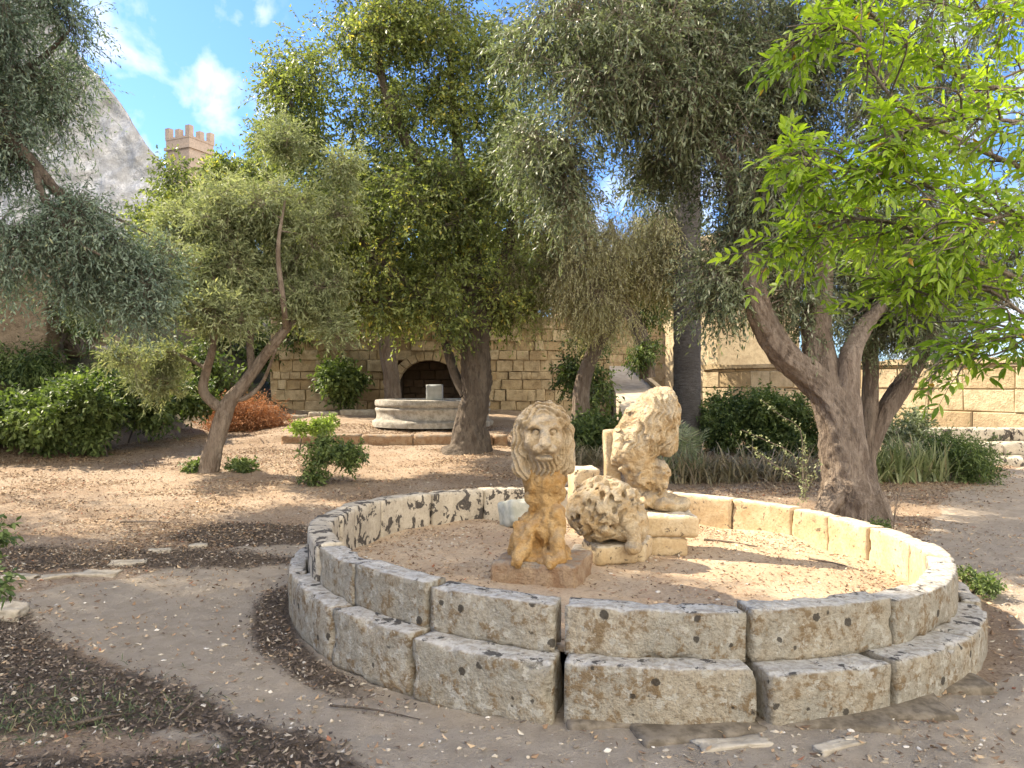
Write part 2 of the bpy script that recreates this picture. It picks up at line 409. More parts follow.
# ------------------------------------------------------------------ ground
def gz(x, y):
    x = np.asarray(x, float); y = np.asarray(y, float)
    yy = np.clip(y, 0, 22)
    z = .06 * np.where(yy > 8, yy - 7, np.where(yy < 6, 0, (yy - 6) ** 2 / 4))
    u = -(x + 6.6) * .8 + (np.minimum(y, 20) - 15) * .35
    z = z + 4.5 * sstep(.4, 6, u)
    z = z + .15 * sstep(14.75, 14.8, y) * sstep(-6, -4.2, x) * (1 - sstep(-.5, 1.2, x))     # terrace of the well
    return z
def path_mask(x, y):
    # sandy foot path: enters at left, sweeps round the basin, goes out bottom centre; a second one at the right
    pts = np.array([(-6.5, 5.2), (-3.6, 5.25), (-2.6, 5.9), (-2.1, 7.3), (-1.6, 8.7), (0, 9.35), (1.2, 9.6)])
    pts2 = np.array([(-3.6, 5.4), (-2.5, 5.3), (-1.5, 4.55), (-.5, 3.5), (.6, 3.0), (2.2, 3.0), (3.4, 3.9), (4.0, 5.2), (4.5, 7.5), (6.0, 9.6), (8.4, 11.6), (10, 12.5)])
    def dist(pts, wd):
        best = np.full(x.shape, 9.)
        for (a, b), (c_, d), w0, w1 in zip(pts[:-1], pts[1:], wd[:-1], wd[1:]):
            L2 = (c_ - a) ** 2 + (d - b) ** 2; t = np.clip(((x - a) * (c_ - a) + (y - b) * (d - b)) / L2, 0, 1)
            r = np.hypot(x - a - t * (c_ - a), y - b - t * (d - b)) / (w0 + t * (w1 - w0)); best = np.minimum(best, r)
        return best
    d = np.minimum(dist(pts, [.45, .65, .7, .6, .5, .4, .35]), dist(pts2, [.5, .65, .75, .75, .75, .8, .7, .5, .45, .5, .7, .8]))
    return 1 - sstep(.75, 1.15, d + .18 * vn(x * 2.5, y * 2.5, x * 0, 5))
CX, CY, R1, R2 = .807, 6.006, 2.31, 2.45
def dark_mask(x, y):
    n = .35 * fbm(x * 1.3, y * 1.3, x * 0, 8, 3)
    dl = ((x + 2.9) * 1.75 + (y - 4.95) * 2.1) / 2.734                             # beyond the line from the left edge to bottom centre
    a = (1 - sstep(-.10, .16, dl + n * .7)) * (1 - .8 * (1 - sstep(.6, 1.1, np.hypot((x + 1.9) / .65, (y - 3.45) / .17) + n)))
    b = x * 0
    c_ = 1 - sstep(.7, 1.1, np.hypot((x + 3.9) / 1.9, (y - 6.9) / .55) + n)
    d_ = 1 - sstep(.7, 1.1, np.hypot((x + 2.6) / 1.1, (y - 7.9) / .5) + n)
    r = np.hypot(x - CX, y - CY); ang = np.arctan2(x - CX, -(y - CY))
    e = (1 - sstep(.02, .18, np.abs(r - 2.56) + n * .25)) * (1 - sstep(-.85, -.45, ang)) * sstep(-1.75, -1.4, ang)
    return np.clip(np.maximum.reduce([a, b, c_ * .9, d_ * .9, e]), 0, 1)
def axis(lo, hi, dlo, dhi, st, g=1.25):
    a = list(np.arange(dlo, dhi, st)); s_ = st
    while a[-1] < hi: s_ *= g; a.append(a[-1] + s_)
    b = []; s_ = st; c_ = dlo
    while c_ > lo: s_ *= g; c_ -= s_; b.append(c_)
    return np.array(b[::-1] + a)
gx = axis(-900, 900, -9.5, 9.5, .06); gy = axis(-300, 1500, 1.2, 17.5, .06)
X, Y = np.meshgrid(gx, gy, indexing='ij'); x, y = X.ravel(), Y.ravel()
pm = path_mask(x, y); dk = dark_mask(x, y)
z = gz(x, y)
rough = np.where((np.abs(x) < 14) & (y < 26), 1, .0)
z = z + rough * ((.022 * fbm(x * 4, y * 4, x * 0, 2, 3) + .03 * fbm(x * .8, y * .8, x * 0, 3, 2)) * (1 - .4 * pm) + dk * .02 * fbm(x * 9, y * 9, x * 0, 6, 2) + .008 * vn(x * 12, y * 12, x * 0, 4))
gr = np.clip(sstep(.5, 1.5, -(x + 6.6) * .8 + (np.minimum(y, 20) - 15) * .35), 0, 1)
nx_, ny_ = len(gx), len(gy)
i = np.arange(nx_ - 1)[:, None] * ny_ + np.arange(ny_ - 1)[None]
q = np.stack((i, i + ny_, i + ny_ + 1, i + 1), -1).reshape(-1, 4)
qc = q[:, 0]; r = np.hypot(x[qc] - CX, y[qc] - CY)
ispath = (pm[qc] > .5)
v = np.stack((x, y, z), -1)
def submesh(name, keep):
    qq = q[keep]; u, inv = np.unique(qq, return_inverse=True)
    return mesh(name, v[u], inv.reshape(qq.shape), m_ground, attrs={'path': pm[u], 'dark': dk[u], 'green': gr[u]}, kind='structure')
submesh('ground', ~ispath); submesh('footpath', ispath)
def gh(px_, py_):    # exact-ish ground height with noise
    x = np.asarray(px_, float); y = np.asarray(py_, float)
    return gz(x, y) + (.022 * fbm(x * 4, y * 4, x * 0, 2, 3) + .03 * fbm(x * .8, y * .8, x * 0, 3, 2)) * (1 - .4 * path_mask(x, y))
# basin fill
SAND = .2
n = 90; a = np.linspace(-2.22, 2.22, n); X, Y = np.meshgrid(a, a, indexing='ij'); x, y = X.ravel() + CX, Y.ravel() + CY
def sand_z(x, y):
    r = np.hypot(x - CX, y - CY)
    return SAND + .02 - .032 * np.clip(x - CX, -1.2, 2.5) - .012 * (y - CY) + .03 * fbm(x * 1.7, y * 1.7, x * 0, 12, 3) + .008 * vn(x * 12, y * 12, x * 0, 13) + .05 * sstep(1.5, 2.2, r) * vn(x * 1.5, y * 1.5, x * 0, 17)
i = np.arange(n - 1)[:, None] * n + np.arange(n - 1)[None]; q = np.stack((i, i + n, i + n + 1, i + 1), -1).reshape(-1, 4)
k = np.hypot(x[q].mean(1) - CX, y[q].mean(1) - CY) < 2.24; q = q[k]; u, inv = np.unique(q, return_inverse=True)
mesh('soil_bed', np.stack((x, y, sand_z(x, y)), -1)[u], inv.reshape(q.shape), m_sand, kind='structure')

# ------------------------------------------------------------------ the stone ring
def phi_front(px, R):
    ph = np.linspace(-1.95, 1.75, 4000); t = (CX + R * np.sin(ph)) / (CY - R * np.cos(ph))
    lim = math.acos(R / math.hypot(CX, CY)); th0 = math.atan2(CX, CY)
    ok = (ph > -lim - th0 * 1) & (ph < lim - th0)
    # front visible range only
    tt = (px - 512) / F; k = np.where(ok)[0]
    return ph[k[np.argmin(np.abs(t[k] - tt))]]
def phi_back(px, R):
    ph = np.linspace(1.2, 2 * math.pi - 1.2, 6000); t = (CX + R * np.sin(ph)) / (CY - R * np.cos(ph))
    lim = math.acos(R / math.hypot(CX, CY)); th0 = math.atan2(CX, CY)
    ok = (ph > lim - th0) & (ph < 2 * math.pi - lim - th0)
    tt = (px - 512) / F; k = np.where(ok)[0]
    return ph[k[np.argmin(np.abs(t[k] - tt))]]
ring = thing('circular_basin', 'wide round two-tier basin of weathered limestone blocks around the broken lions', 'stone basin', (CX, CY, 0))
def arc_block(name, a0, a1, r0, r1, z0, z1, mat, seed, gap=.008, tilt=0, label=None, rnd=.009):
    rm = (r0 + r1) / 2; L = (a1 - a0) * r1 - gap; T = r1 - r0; H = z1 - z0
    vv, qq = rough_box(L, T, H, rnd, .007, seed, .028, 7, 1.5)
    ph = (a0 + a1) / 2 + vv[:, 0] / r1
    rr = rm - vv[:, 1]                                 # box +y towards the centre
    zz = z0 + vv[:, 2] + tilt * vv[:, 0] - .030 * rr * np.sin(ph) + .006 * -rr * np.cos(ph) * -1
    w_ = np.stack((CX + rr * np.sin(ph), CY - rr * np.cos(ph), zz), -1)
    o = mesh(name, w_, qq[:, :], mat, ring)
    if label: o['label'] = label
    return o
rg = random.Random(3)
fj = [phi_front(p, R1) for p in (319, 354, 428, 560, 750, 893)]
bj = [phi_back(p, R1 - .08) for p in (921, 878, 836, 797, 735, 672, 600, 548, 480, 427, 374, 345, 330)]
allj = fj + [bj[0] - .20] + bj
allj = sorted(set(allj)); allj.append(allj[0] + 2 * math.pi)
for k in range(len(allj) - 1):
    a0, a1 = allj[k], allj[k + 1]
    mid = ((a0 + a1) / 2) % (2 * math.pi)
    mat = m_lichen
    if math.radians(70) < mid < math.radians(172): mat = m_warm  # sun's warmth on the right side partly put into the stone colour
    elif math.radians(172) <= mid < math.radians(285): mat = m_black
    dz = rg.uniform(-.012, .012); dr = rg.uniform(-.012, .012)
    g = .045 if k in (2, 3) else .016
    arc_block('upper_block', a0, a1, R1 - .17 + dr, R1 + dr, .06 if mat is not m_lichen else .25, .50 + dz, mat, 20 + k, g, rg.uniform(-.008, .008),
              {m_black.name: 'block crusted with black lichen', m_warm.name: 'sunlit cream block'}.get(mat.name))
lj = [phi_front(p, R2) for p in (331, 412, 558, 762)]
lj = [lj[0] - .36] + lj + [lj[3] + .30, lj[3] + .62, lj[3] + .95, lj[3] + 1.3]
while lj[-1] < lj[0] + 2 * math.pi - .5: lj.append(lj[-1] + .36)
lj.append(lj[0] + 2 * math.pi)
for k in range(len(lj) - 1):
    lm = ((lj[k] + lj[k + 1]) / 2) % (2 * math.pi); lin = R1 + .02 if math.radians(66) < lm < math.radians(290) else R1 - .12
    mat = m_lichen if (k < 8 or k > 15) else m_black
    dr = {0: -.01, 1: .0, 2: .03, 3: .0, 4: .03, 5: .03, 6: .02, 7: .0}.get(k, 0)
    arc_block('lower_block', lj[k], lj[k + 1], lin, R2 + dr, -.06, .262 + rg.uniform(-.012, .006), mat, 60 + k, .05 if k in (2, 3, 4) else .02, rg.uniform(-.012, .012), None, .011)
# dark foundation slabs poking out under the front
found = MB()
for k, (px_, py_, L, T) in enumerate(((700, 738, .62, .30), (840, 728, .55, .30), (905, 716, .5, .3), (610, 730, .4, .22), (950, 690, .45, .3))):
    d = CAMZ * F / (py_ - 384); p = P(px_, py_, d); vv, qq = rough_box(L, T, .09, .02, .012, 90 + k, .04)
    vv = rotz(vv, rg.uniform(-.3, .3)); found.add(vv + (p[0], p[1] + .1, -.06), qq)
m_dark_rock = mat_plain('dark_foundation_stone', (.10, .08, .055), (.2, .165, .12), 14, .02)
m_pale_rock = mat_plain('pale_field_stone', (.28, .24, .18), (.42, .37, .29), 12, .02)
found.build('foundation_slab', m_dark_rock, ring)

# ------------------------------------------------------------------ broken lion statues (signed distance fields turned into meshes)
class SDF:
    def __init__(s, lo, hi, h):
        s.lo = lo; s.h = h
        ax = [np.arange(a, b, h, dtype=np.float32) for a, b in zip(lo, hi)]
        s.X, s.Y, s.Z = np.meshgrid(*ax, indexing='ij'); s.d = np.full(s.X.shape, 9., np.float32)
    def ell(s, c_, r, rot=(0, 0, 0)):
        p = np.stack((s.X - c_[0], s.Y - c_[1], s.Z - c_[2]), -1).reshape(-1, 3)
        if rot[2]: p = rotz(p, -rot[2])
        if rot[1]: p = roty(p, -rot[1])
        if rot[0]: p = rotx(p, -rot[0])
        r = np.array(r); k0 = np.linalg.norm(p / r, axis=1); k1 = np.linalg.norm(p / (r * r), axis=1)
        return (k0 * (k0 - 1) / np.maximum(k1, 1e-4)).reshape(s.X.shape)
    def cap(s, a, b, ra, rb):
        a = np.array(a, float); b = np.array(b, float); ab = b - a
        px_, py_, pz = s.X - a[0], s.Y - a[1], s.Z - a[2]
        t = np.clip((px_ * ab[0] + py_ * ab[1] + pz * ab[2]) / (ab @ ab), 0, 1)
        return np.sqrt((px_ - t * ab[0]) ** 2 + (py_ - t * ab[1]) ** 2 + (pz - t * ab[2]) ** 2) - (ra + (rb - ra) * t)
    def add(s, d, k=.03):
        h = np.clip(.5 + .5 * (s.d - d) / k, 0, 1); s.d = s.d * (1 - h) + d * h - k * h * (1 - h)
    def sub(s, d, k=.02):
        h = np.clip(.5 - .5 * (s.d + d) / k, 0, 1); s.d = s.d * (1 - h) - d * h + k * h * (1 - h)
    def build(s, name, mat, parent, origin, rz=0):
        V, Q = surface_nets(s.d, s.lo, s.h); V = rotz(V, rz) + np.array(origin)
        return mesh(name, V, Q, mat, parent)
def ridged(x, y, z, seed, o=2):
    r = 0; a = 1; t = 0
    for i in range(o):
        r = r + a * (1 - np.abs(vn(x * 2 ** i, y * 2 ** i, z * 2 ** i, seed + i)) * 2.2); t += a; a *= .5
    return r / t
m_face = mat_statue('carved_limestone_head', (.46, .33, .18), (.58, .46, .30), .7)
m_body = mat_statue('orange_weathered_limestone', (.45, .25, .08), (.54, .35, .15), .3)
m_pale = mat_statue('pale_carved_limestone', (.47, .33, .17), (.60, .48, .31), .6)
m_red = mat_statue('reddish_plinth_limestone', (.33, .20, .11), (.44, .31, .19), .8)

# front lion
sz1 = lambda a, b: float(sand_z(np.array([float(a)]), np.array([float(b)]))[0])
o1 = np.array((.215, 5.42, sz1(.215, 5.42) - .03))
lion = thing('lion_statue', 'broken sitting lion statue with a worn bearded face, on a low reddish plinth', 'statue', o1)
s = SDF((-.30, -.34, .70), (.30, .32, 1.30), .0062)
X, Y, Z = s.X, s.Y, s.Z
mane = s.ell((.0, .06, 1.02), (.205, .19, .225)); m2 = s.ell((.03, .05, .86), (.18, .17, .20))
s.add(mane); s.add(m2, .05)
s.add(s.cap((-.17, -.02, 1.05), (-.175, -.05, .80), .055, .055), .03)      # side locks
s.add(s.cap((-.17, -.05, .80), (-.13, -.07, .755), .055, .045), .03)
s.add(s.cap((.17, .0, 1.05), (.17, -.02, .80), .06, .06), .03)
for k in range(9):                                                      # tufts over the brow
    a_ = math.radians(-72 + 18 * k); cx_ = .135 * math.sin(a_); cz = 1.065 + .155 * math.cos(a_)
    s.add(s.ell((cx_, -.095, cz), (.036, .055, .055), (0, a_ * .8 + .3 * math.sin(k * 2.3), 0)), .02)
rho = np.sqrt(X ** 2 + ((Z - 1.0) / 1.5) ** 2); ang = np.arctan2(X, Z - 1.0)
wv = vn(X * 8, Y * 8, Z * 7, 9)
lock = np.abs(np.sin(78 * (rho + .75 * Y) + 1.1 * np.sin(ang * 7 + wv * 2) + 1.5 * wv))
facem = sstep(.0, .05, np.sqrt(((X + .012)) ** 2 + ((Z - 1.02) / 1.3) ** 2) - .105)
bm = sstep(.14, .07, np.abs(X + .015)) * sstep(.96, .90, Z)                 # beard: strands run straight down
lock = lock * (1 - bm) + bm * np.abs(np.sin(X * 95 + 1.5 * np.sin(Z * 38 + 2 * wv)))
s.d = s.d + (.026 * (1 - lock) ** 1.2 + .012 * np.abs(vn(X * 14, Y * 14, Z * 10, 5)) - .004) * facem
# face
s.add(s.ell((-.012, -.085, 1.03), (.132, .105, .150)), .02)
s.add(s.ell((-.012, -.135, 1.115), (.095, .06, .050)), .03)                 # forehead
s.add(s.ell((-.02, -.15, .94), (.085, .07, .065)), .03)                   # muzzle mass
for sx in (-1, 1):
    s.sub(s.ell((-.015 + sx * .062, -.205, 1.055), (.042, .078, .031), (0, sx * .25, 0)), .008)
    s.add(s.ell((-.015 + sx * .058, -.165, 1.055), (.022, .020, .017)), .003)
    s.sub(s.ell((-.015 + sx * .056, -.188, 1.053), (.008, .010, .008)), .002)
    s.add(s.cap((-.015 + sx * .022, -.192, 1.088), (-.015 + sx * .070, -.185, 1.100), .014, .013), .014)  # brow
    s.add(s.cap((-.015 + sx * .070, -.185, 1.100), (-.015 + sx * .115, -.145, 1.075), .013, .010), .014)
    s.add(s.ell((-.015 + sx * .085, -.145, .985), (.045, .045, .050)), .03)                                # cheek
    s.add(s.ell((-.022 + sx * .038, -.235, .945), (.046, .045, .034)), .010)                              # muzzle pads
    s.add(s.ell((sx * .150, -.04, 1.12), (.04, .03, .05), (0, sx * .4, 0)), .012)                        # ear
s.sub(s.cap((-.015, -.215, 1.15), (-.015, -.215, 1.095), .008, .006), .012)
s.add(s.cap((-.014, -.175, 1.09), (-.022, -.250, .975), .024, .044), .016)                               # nose bridge
s.add(s.ell((-.024, -.285, .978), (.040, .018, .018)), .006)                                            # nose leather
for sx in (-1, 1): s.sub(s.cap((-.022, -.275, .928), (-.022 + sx * .062, -.235, .902), .010, .009), .006)   # mouth, corners down
s.sub(s.ell((-.022, -.27, .905), (.036, .055, .020)), .006)
s.sub(s.cap((-.023, -.275, .955), (-.022, -.27, .925), .006, .006), .006)
s.add(s.ell((-.02, -.195, .880), (.060, .055, .024)), .012)                                             # chin
for sx in (-1, 1): s.sub(s.ell((-.024 + sx * .018, -.285, .972), (.008, .012, .007)), .004)
for k in range(7):                                                                                        # beard strands
    xx = -.10 + .033 * k
    s.sub(s.cap((xx, -.17, .90), (xx + .025 * math.sin(k * 2.1), -.14, .74), .010, .012), .018)
s.d = s.d + .0045 * fbm(X * 30, Y * 30, Z * 30, 4, 2)
s.sub(Z - (.735 + .03 * vn(X * 9, Y * 9, Z * 0, 2)), .012)
s.build('head', m_face, lion, o1, .12)
s = SDF((-.32, -.32, .10), (.30, .34, .80), .0075); X, Y, Z = s.X, s.Y, s.Z
s.add(s.ell((.025, .03, .68), (.150, .14, .15))); s.add(s.ell((.03, .03, .52), (.105, .12, .16)), .05)
s.add(s.ell((-.02, .06, .36), (.15, .17, .13)), .05)
s.add(s.ell((-.10, .02, .27), (.12, .17, .13)), .05); s.add(s.cap((-.16, -.12, .24), (-.20, -.20, .18), .05, .045), .03)
s.add(s.cap((.085, -.06, .50), (.075, -.15, .30), .062, .040), .03); s.add(s.cap((.075, -.15, .30), (.07, -.17, .20), .040, .050), .02)
s.add(s.ell((.06, -.20, .185), (.07, .085, .045)), .025)
s.add(s.ell((.0, .03, .17), (.22, .22, .06)), .03)
s.sub(s.cap((-.03, -.28, .33), (-.05, -.1, .27), .065, .05), .04)
for k in range(8):
    a_ = rg.uniform(-.15, .17); zz = rg.uniform(.3, .72); s.sub(s.ell((a_, -.15, zz), (.025, .03, rg.uniform(.02, .05))), .02)
s.d = s.d + .030 * ridged(X * 10, Y * 10, Z * 7, 21) - .014 + .020 * fbm(X * 22, Y * 22, Z * 18, 6, 3)
s.build('torso', m_body, lion, o1, .1)
vv, qq = rough_box(.60, .50, .205, .012, .014, 301, .02, 9, 1.5)
mesh('plinth', rotz(vv, -.32) + o1 + (-.0, 0, -.03), qq, m_red, lion)

# rear lion, head turned away to the right, reared on stacked blocks
o2 = P(645, 547, 6.62); o2[2] = sz1(o2[0], o2[1]) - .02
lion2 = thing('lion_statue', 'tall broken lion torso with a long wavy mane, leaning on stacked cream blocks', 'statue', o2)
s = SDF((-.45, -.34, .28), (.46, .36, 1.48), .0085); X, Y, Z = s.X, s.Y, s.Z
s.add(s.ell((.02, .0, 1.03), (.215, .21, .365), (0, .50, 0))); s.add(s.ell((.16, .0, 1.12), (.125, .17, .24), (0, .05, 0)), .06)
s.add(s.ell((.18, -.02, .93), (.10, .14, .15)), .05); s.add(s.ell((-.10, .0, .88), (.19, .18, .18)), .06)
wx = vn(X * 5, Y * 5, Z * 4, 33); wz = vn(X * 9, Y * 9, Z * 6, 34)
strand = np.abs(np.sin((X * .88 - Z * .30 + Y * .75) * 68 + 1.0 * np.sin(Z * 46 + wx * 3) + wz * 1.6))
mm = sstep(-.06, .06, Z - .80 + .25 * X)
s.d = s.d + mm * (.034 * (1 - strand) ** 1.2 + .040 * np.abs(vn(X * 15, Y * 15, Z * 9, 31)) - .014)
s.add(s.cap((-.12, 0, .80), (.0, 0, .56), .165, .13), .05)
s.add(s.cap((.03, .02, .60), (.08, 0, .44), .14, .12), .04)
s.add(s.ell((.11, -.05, .60), (.10, .12, .16)), .03)
s.add(s.ell((.0, .0, .41), (.15, .16, .07)), .04)
s.d = s.d + (.018 + .04 * sstep(.85, .65, Z)) * fbm(X * 13, Y * 13, Z * 12, 36, 3) + .02 * sstep(.85, .65, Z) * np.abs(vn(X * 22, Y * 22, Z * 18, 39))
s.build('mane', m_pale, lion2, o2, 0)
vv, qq = rough_box(.13, .22, .62, .02, .008, 303, .035, 8, 1.6)
mesh('broken_slab', roty(vv, -.03) + o2 + (-.26, .12, .38), qq, m_pale, lion2)
# blocks that carry it
def loose(name, label, cat, px_, py_, Yd, L, T, H, rz, mat, seed, z=None, tilt=0, rnd=.03, group=None, amp=.012):
    p = P(px_, py_, Yd); z0 = float(z if z is not None else (sand_z(p[0:1], p[1:2])[0] - .01 if np.hypot(p[0] - CX, p[1] - CY) < 2.1 else gz(p[0], p[1]) - .01))
    vv, qq = rough_box(L, T, H, rnd, amp, seed, .03 if Yd < 8 else .06, 8, 1.8)
    vv = rotz(rotx(vv, tilt), rz) + (p[0], p[1], z0)
    o = mesh(name, vv, qq, mat, loc=(p[0], p[1], z0)); tag(o, label, cat, group); return o
gb = 'blocks under and beside the broken lions'
loose('stone_block', 'short cream block at the bottom of the stack under the leaning mane', 'stone block', 660, 547, 6.45, .40, .42, .17, -.05, m_warm, 310, o2[2] - .01, group=gb)
loose('stone_block', 'wide cream slab lying on the short block, under the leaning mane', 'stone block', 664, 528, 6.48, .50, .5, .175, -.08, m_warm, 311, o2[2] + .155, group=gb)
loose('stone_block', 'ragged broken chunk on top of the wide slab, beside the leaning mane', 'stone fragment', 668, 505, 6.55, .30, .3, .12, .4, m_pale, 312, o2[2] + .325, rnd=.06, group=gb, amp=.03)
loose('stone_block', 'low cream block under the crouched curly fragment, nearest the front lion', 'stone block', 609, 560, 6.02, .34, .36, .15, .25, m_warm, 313, group=gb)
loose('stone_block', 'tilted low block under the paw of the crouched curly fragment', 'stone block', 634, 553, 6.12, .24, .3, .16, -.45, m_warm, 314, tilt=.12, group=gb)
loose('stone_block', 'flat stone lying between the front lion plinth and the crouched fragment', 'stone block', 590, 560, 6.1, .24, .36, .09, .1, m_pale_rock, 315, group=gb)
loose('stone_block', 'cream squared block standing behind the shoulder of the front lion', 'stone block', 584, 520, 7.35, .26, .3, .62, .15, m_warm, 316, group=gb)
loose('stone_block', 'greenish grey cube leaning beside the left flank of the front lion', 'stone block', 520, 516, 7.5, .30, .3, .26, .5, mat_plain('grey_green_stone', (.30, .31, .26), (.42, .42, .36), 10), 317, tilt=-.25, group=gb)

# crouched curly fragment
o3 = P(606, 556, 6.05); o3[2] = sz1(o3[0], o3[1]) + .03
lion3 = thing('lion_statue', 'headless looking crouched lion fragment, a rounded mass of deeply pitted curls on low blocks', 'statue', o3)
s = SDF((-.42, -.36, .06), (.42, .36, .68), .0072); X, Y, Z = s.X, s.Y, s.Z
s.add(s.ell((-.03, .0, .36), (.285, .29, .255), (0, -.22, 0))); s.add(s.ell((.13, -.02, .33), (.18, .22, .22)), .06)
mm = sstep(.14, .26, Z + .35 * (-X) + .02)
wxx = vn(X * 6, Y * 6, Z * 6, 41) * .5; 
n_ = vn(X * 30 + wxx * 3, Y * 30, Z * 24 - X * 9 + wxx * 3, 43)
n2_ = vn(X * 16 + wxx, Y * 16, Z * 13 - X * 4, 44)
s.d = s.d + mm * (.13 * np.clip(n_ + .0, 0, .5) + .05 * np.clip(n2_ + .1, 0, .6) + .02 * np.abs(vn(X * 7, Y * 7, Z * 7, 47)) - .012)
s.add(s.cap((.15, -.18, .30), (.20, -.24, .12), .065, .05), .03); s.add(s.ell((.16, -.26, .11), (.075, .07, .045)), .02)
s.add(s.ell((.24, -.10, .26), (.08, .1, .14)), .03); s.sub(s.ell((.09, -.28, .20), (.05, .07, .05)), .03)
s.sub(s.cap((.02, -.40, .10), (.04, 0, .06), .09, .07), .04)
s.d = s.d + .012 * fbm(X * 14, Y * 14, Z * 14, 46, 3)
s.build('mane', m_pale, lion3, o3, 0)

# ------------------------------------------------------------------ masonry walls
m_back = mat_masonry('honey_masonry', (.45, .33, .18), (.66, .54, .35), (.16, .11, .06), .6, .05)
m_bright = mat_masonry('cream_masonry', (.42, .32, .18), (.60, .50, .33), (.24, .17, .10), .45, .04)
m_deep = mat_plain('dark_reveal_stone', (.045, .035, .025), (.09, .07, .05), 5)  # very dark stone for the arch sides
def masonry(mb, p0, p1, z0, z1, ch, ln, depth, rr, hole=None, zbase=None, jit=.018, seedk=0):
    """courses of separate blocks between plan points p0 -> p1; front side is to the right of the direction p0->p1 reversed"""
    p0 = np.array(p0, float); p1 = np.array(p1, float); L = np.linalg.norm(p1 - p0); d = (p1 - p0) / L; nrm_ = np.array((d[1], -d[0]))
    z = z0; row = 0
    while z < z1 - .02:
        h = ch * rr.uniform(.78, 1.25); h = min(h, z1 - z); u = -rr.uniform(0, ln[1]) * .8
        while u < L:
            l = rr.uniform(*ln); a, b = max(u, 0), min(u + l, L); u += l
            if b - a < .03: continue
            if hole and hole((a + b) / 2, z + h / 2, (b - a) / 2): continue
            g = .004; off = rr.uniform(-jit, jit); jg = min(.016, jit * .5)
            if rr.random() < .03: off -= .07
            X0, X1 = a + g, b - g; Z0, Z1 = z + g, z + h - g; ed = .018
            fv = []
            for (uu, zz, dd) in ((X0, Z0, -.12), (X1, Z0, -.12), (X1, Z1, -.12), (X0, Z1, -.12), (X0, Z0, off - ed), (X1, Z0, off - ed), (X1, Z1, off - ed), (X0, Z1, off - ed),
                                 (X0 + ed, Z0 + ed, off), (X1 - ed, Z0 + ed, off), (X1 - ed, Z1 - ed, off), (X0 + ed, Z1 - ed, off)):
                q = p0 + d * (uu + rr.uniform(-jg, jg)) + nrm_ * (dd + depth + rr.uniform(-jg, jg) * .7); fv.append((q[0], q[1], zz + rr.uniform(-jg, jg)))
            mb.add(fv, np.array(((0, 1, 5, 4), (1, 2, 6, 5), (2, 3, 7, 6), (3, 0, 4, 7), (4, 5, 9, 8), (5, 6, 10, 9), (6, 7, 11, 10), (7, 4, 8, 11), (8, 9, 10, 11))), rr.random())
        z += h; row += 1
def prism(poly, y0, y1):
    """poly (x,z) extruded along y (quads + ngon caps)"""
    n = len(poly); v = [(a, y0, b) for a, b in poly] + [(a, y1, b) for a, b in poly]
    side = np.array([(i, (i + 1) % n, n + (i + 1) % n, n + i) for i in range(n)])
    return np.array(v), [side, np.array([list(range(n))[::-1]]), np.array([list(range(n, 2 * n))])]
def box(x0, x1, y0, y1, z0, z1):
    return prism([(x0, z0), (x1, z0), (x1, z1), (x0, z1)], y0, y1)

YB = 20.
m_joint = mat_plain('earthy_joints', (.16, .11, .06), (.26, .19, .11), 6)
gx0 = P(270, 400, YB)[0]; gx1 = P(610, 400, YB)[0]
aw = (P(460, 0, YB)[0] - P(398, 0, YB)[0]) / 2; acx = (P(429, 0, YB)[0]); zg = float(gz(0, 19.5)) - .1
azs = P(0, 386, YB)[2]; arise = P(0, 360, YB)[2] - azs
wall = thing('garden_wall', 'long honey coloured rubble block wall with a dark arch behind the round well', 'wall', (acx, YB, zg))
mb = MB(); rr = random.Random(11)
def hole(u, z, hw):
    x_ = gx0 + u - acx; ww = aw + .17
    if abs(x_) - hw * .45 > ww: return False
    if z < azs: return True
    xx = min(abs(x_), ww); return z < azs + (arise + .17) * math.sqrt(max(0, 1 - (xx / (ww + .02)) ** 2)) - .06
masonry(mb, (gx0, YB), (gx1, YB), zg - .1, 3.35, .25, (.2, .62), .0, rr, hole, jit=.045)
o = mb.build('block_face', m_back, wall, smooth=False)
mb = MB()
for args in ((gx0, acx - aw - .02, YB + .09, YB + 1.2, zg - .2, 3.33), (acx + aw + .02, gx1, YB + .09, YB + 1.2, zg - .2, 3.33), (acx - aw - .02, acx + aw + .02, YB + .09, YB + 1.2, azs + arise + .02, 3.33)):
    mb.add(*box(*args))
mb.build('rubble_core', m_joint, wall, smooth=False)
mb = MB(); nv = 13                                            # voussoirs
for k in range(nv):
    a0 = math.pi * k / nv; a1 = math.pi * (k + 1) / nv; g = .012
    def e(a_, ex): return (acx - (aw + ex) * math.cos(a_), azs + (arise + ex) * math.sin(a_))
    poly = [e(a0 + g, 0), e(a0 + g, .20), e(a1 - g, .20), e(a1 - g, 0)][::-1]
    mb.add(*prism(poly, YB - .05 - rr.uniform(0, .02), YB + .3), tone=rr.random())
mb.build('arch', m_back, wall, smooth=False)
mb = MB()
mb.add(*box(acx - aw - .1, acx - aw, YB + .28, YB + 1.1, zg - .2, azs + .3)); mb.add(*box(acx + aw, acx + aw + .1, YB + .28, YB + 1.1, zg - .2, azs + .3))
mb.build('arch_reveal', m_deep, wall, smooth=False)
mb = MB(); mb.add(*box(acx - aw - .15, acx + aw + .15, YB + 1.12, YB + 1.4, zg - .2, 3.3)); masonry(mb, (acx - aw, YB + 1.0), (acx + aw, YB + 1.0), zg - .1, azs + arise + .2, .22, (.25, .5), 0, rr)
mb.build('niche_back', mat_masonry('dark_niche_masonry', (.10, .07, .045), (.17, .12, .08)), wall, smooth=False)  # niche back much darker than the wall face

